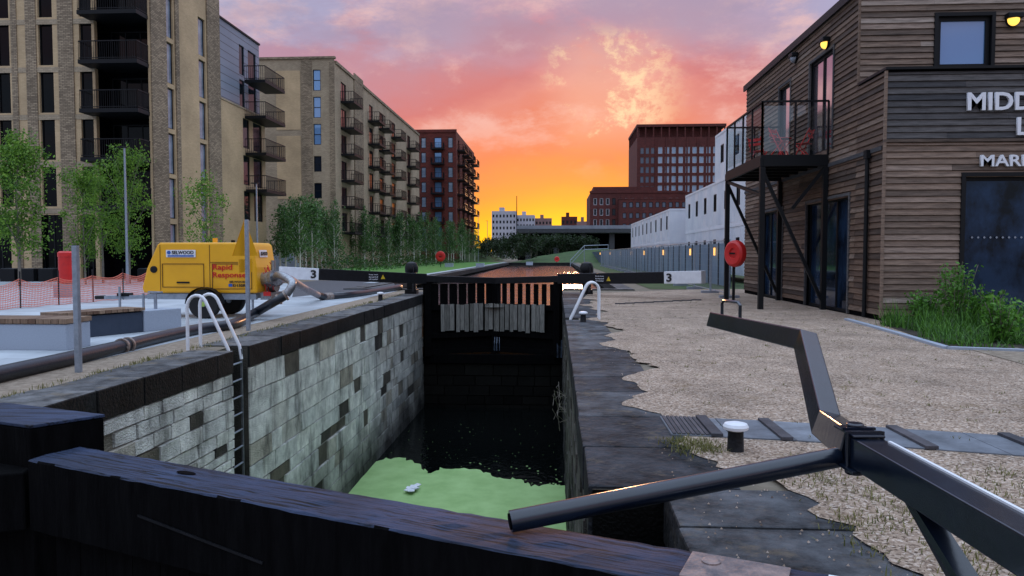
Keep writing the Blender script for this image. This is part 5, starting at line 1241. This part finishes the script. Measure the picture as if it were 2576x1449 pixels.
# ================================================================= NEAR VEGETATION AND LITTER
def blade(mb,p,h,lean,w_):
    a=random.uniform(0,6.28); d=V((math.cos(a),math.sin(a),0)); s=V((-d.y,d.x,0))*w_; m_=p+Z*h*.6+d*lean*.4; e_=p+Z*h+d*lean
    mb.add([p-s,p+s,m_+s*.7,m_-s*.7],[(0,1,2,3)]); mb.add([m_-s*.7,m_+s*.7,e_],[(0,1,2)])
random.seed(4); k=MB(); bed=[G(2215,818),G(2380,878),G(2600,884),(V((13,17.7,0))),V((8.6,17.7,0))]
def inpoly(x,y,P):
    c_=False; j=len(P)-1
    for i in range(len(P)):
        if (P[i][1]>y)!=(P[j][1]>y) and x<(P[j][0]-P[i][0])*(y-P[i][1])/(P[j][1]-P[i][1])+P[i][0]: c_=not c_
        j=i
    return c_
P_=[(p.x,p.y) for p in bed]
g=MB(); g.sheet(P_,.034); tag(g.build('planting_soil',M('dark_soil',(.02,.016,.01),(.04,.03,.02),6,.95,.5),recalc=False),kind='structure')
tuft=[(random.uniform(6.4,13),random.uniform(12.3,17.6)) for _ in range(260)]
for tx,ty in tuft:
    if not inpoly(tx,ty,P_): continue
    hh_=random.uniform(.15,.45)*(1.3 if ty>14.5 else .8)
    for _ in range(int(random.uniform(20,50))): blade(k,V((tx+random.gauss(0,.12),ty+random.gauss(0,.12),0)),hh_*random.uniform(.5,1.3),random.uniform(.05,.35),random.uniform(.006,.014))
tag(k.build('ornamental_grass',Mleaf('bed_grass_blades',(.015,.06,.008),(.12,.3,.03)),recalc=False),'green planted bed of grasses before the glazed entrance','planting',kind='stuff')
for i,(px,py,h_) in enumerate(((2400,815,1.45),(2330,800,.8),(2520,850,.85),(2470,812,1.0))):
    a=G(px,py+15); k=MB(); st_=MB()
    for _ in range(26):
        an=random.uniform(0,6.28); rr_=random.uniform(.05,.42); e_=V((a.x+math.cos(an)*rr_,a.y+math.sin(an)*rr_,h_*random.uniform(.5,1))); s0=V((a.x+math.cos(an)*.05,a.y+math.sin(an)*.05,0)); st_.tube([s0,e_],.006,4,False)
        for t_ in range(8): leaves(k,s0.lerp(e_,.25+.1*t_),.05,6,.045)
    r=thing('leafy_shrub',(a.x,a.y,0),('tallest leafy green shrub in the middle of the entrance bed','shorter leafy shrub at the left of the entrance bed','leafy shrub at the right front of the entrance bed','leafy shrub close to the glazed entrance')[i],'shrub'); st_.build('stems',m_bark,r,recalc=False); k.build('foliage',Mleaf('shrub_leaves_%d'%i,(.03,.12,.01),(.15,.36,.04)),r,recalc=False)
random.seed(8); k=MB()
def onright(x,y): return x>1.1+ (0.5 if y<5.4 else 0)
for _ in range(380):
    y=2+24*random.random()**1.6; x=random.uniform(1.1,7.4)
    if y<5: x=random.uniform(1.7,4)
    if not onright(x,y): continue
    for _ in range(random.randint(4,12)): blade(k,V((x+random.gauss(0,.03),y+random.gauss(0,.03),.02)),random.uniform(.015,.05),random.uniform(.01,.05),.004)
for _ in range(260):
    q_=random.random(); y=random.uniform(3.4,5.6) if q_<.75 else random.uniform(5.9,6.3); x=random.uniform(1.6,3.4) if y<5.6 else random.uniform(.95,1.3)
    for _ in range(random.randint(5,16)): blade(k,V((x+random.gauss(0,.07),y+random.gauss(0,.07),.02)),random.uniform(.015,.055),random.uniform(.01,.06),.004)
for _ in range(260):
    y=random.uniform(5,30); x=-6.1+random.gauss(0,.07)
    for _ in range(6): blade(k,V((x+random.gauss(0,.03),y+random.gauss(0,.05),.0)),random.uniform(.03,.08),random.uniform(.01,.05),.005)
tag(k.build('weeds',Mleaf('weed_blades',(.06,.075,.014),(.24,.22,.06)),recalc=False),'scattered weeds growing through the gravel and coping joints','weeds',kind='stuff')
k=MB()
for _ in range(8000):
    y=1.8+14*random.random()**1.7; x=random.uniform(.8,1.0+y*.75)
    on=onright(x,y)
    if not on and random.random()<.7: continue
    if abs(y-(6.8-.03*(x-1)**2-.12*(x-1)))<.38: continue
    s=random.uniform(.004,.011); a=random.uniform(0,6); z_=.026
    k.add([(x+math.cos(a)*s,y+math.sin(a)*s,z_),(x+math.cos(a+2.1)*s,y+math.sin(a+2.1)*s,z_),(x+math.cos(a+4.2)*s,y+math.sin(a+4.2)*s,z_),(x,y,z_+.002+s*.9)],[(0,1,3),(1,2,3),(2,0,3)])
tag(k.build('loose_pebbles',Mr('pebble_mix',[(0,(.12,.08,.06)),(.5,(.42,.31,.23)),(1,(.6,.5,.42))],20,.2,.85,0),recalc=False),'loose buff pebbles scattered on the gravel','pebbles',kind='stuff')
k=MB()
for _ in range(14):
    s=V((.24,random.uniform(16,18),random.uniform(-2.2,-1.6))); k.tube([s,s+V((-.1-random.random()*.2,random.uniform(-.3,.3),random.uniform(-.1,.3))),s+V((-.12-random.random()*.22,random.uniform(-.5,.5),random.uniform(-.5,.6)))],.006,4)
tag(k.build('dead_branches',m_bark),'tangle of dead twigs caught on the right lock wall','branches',kind='stuff')
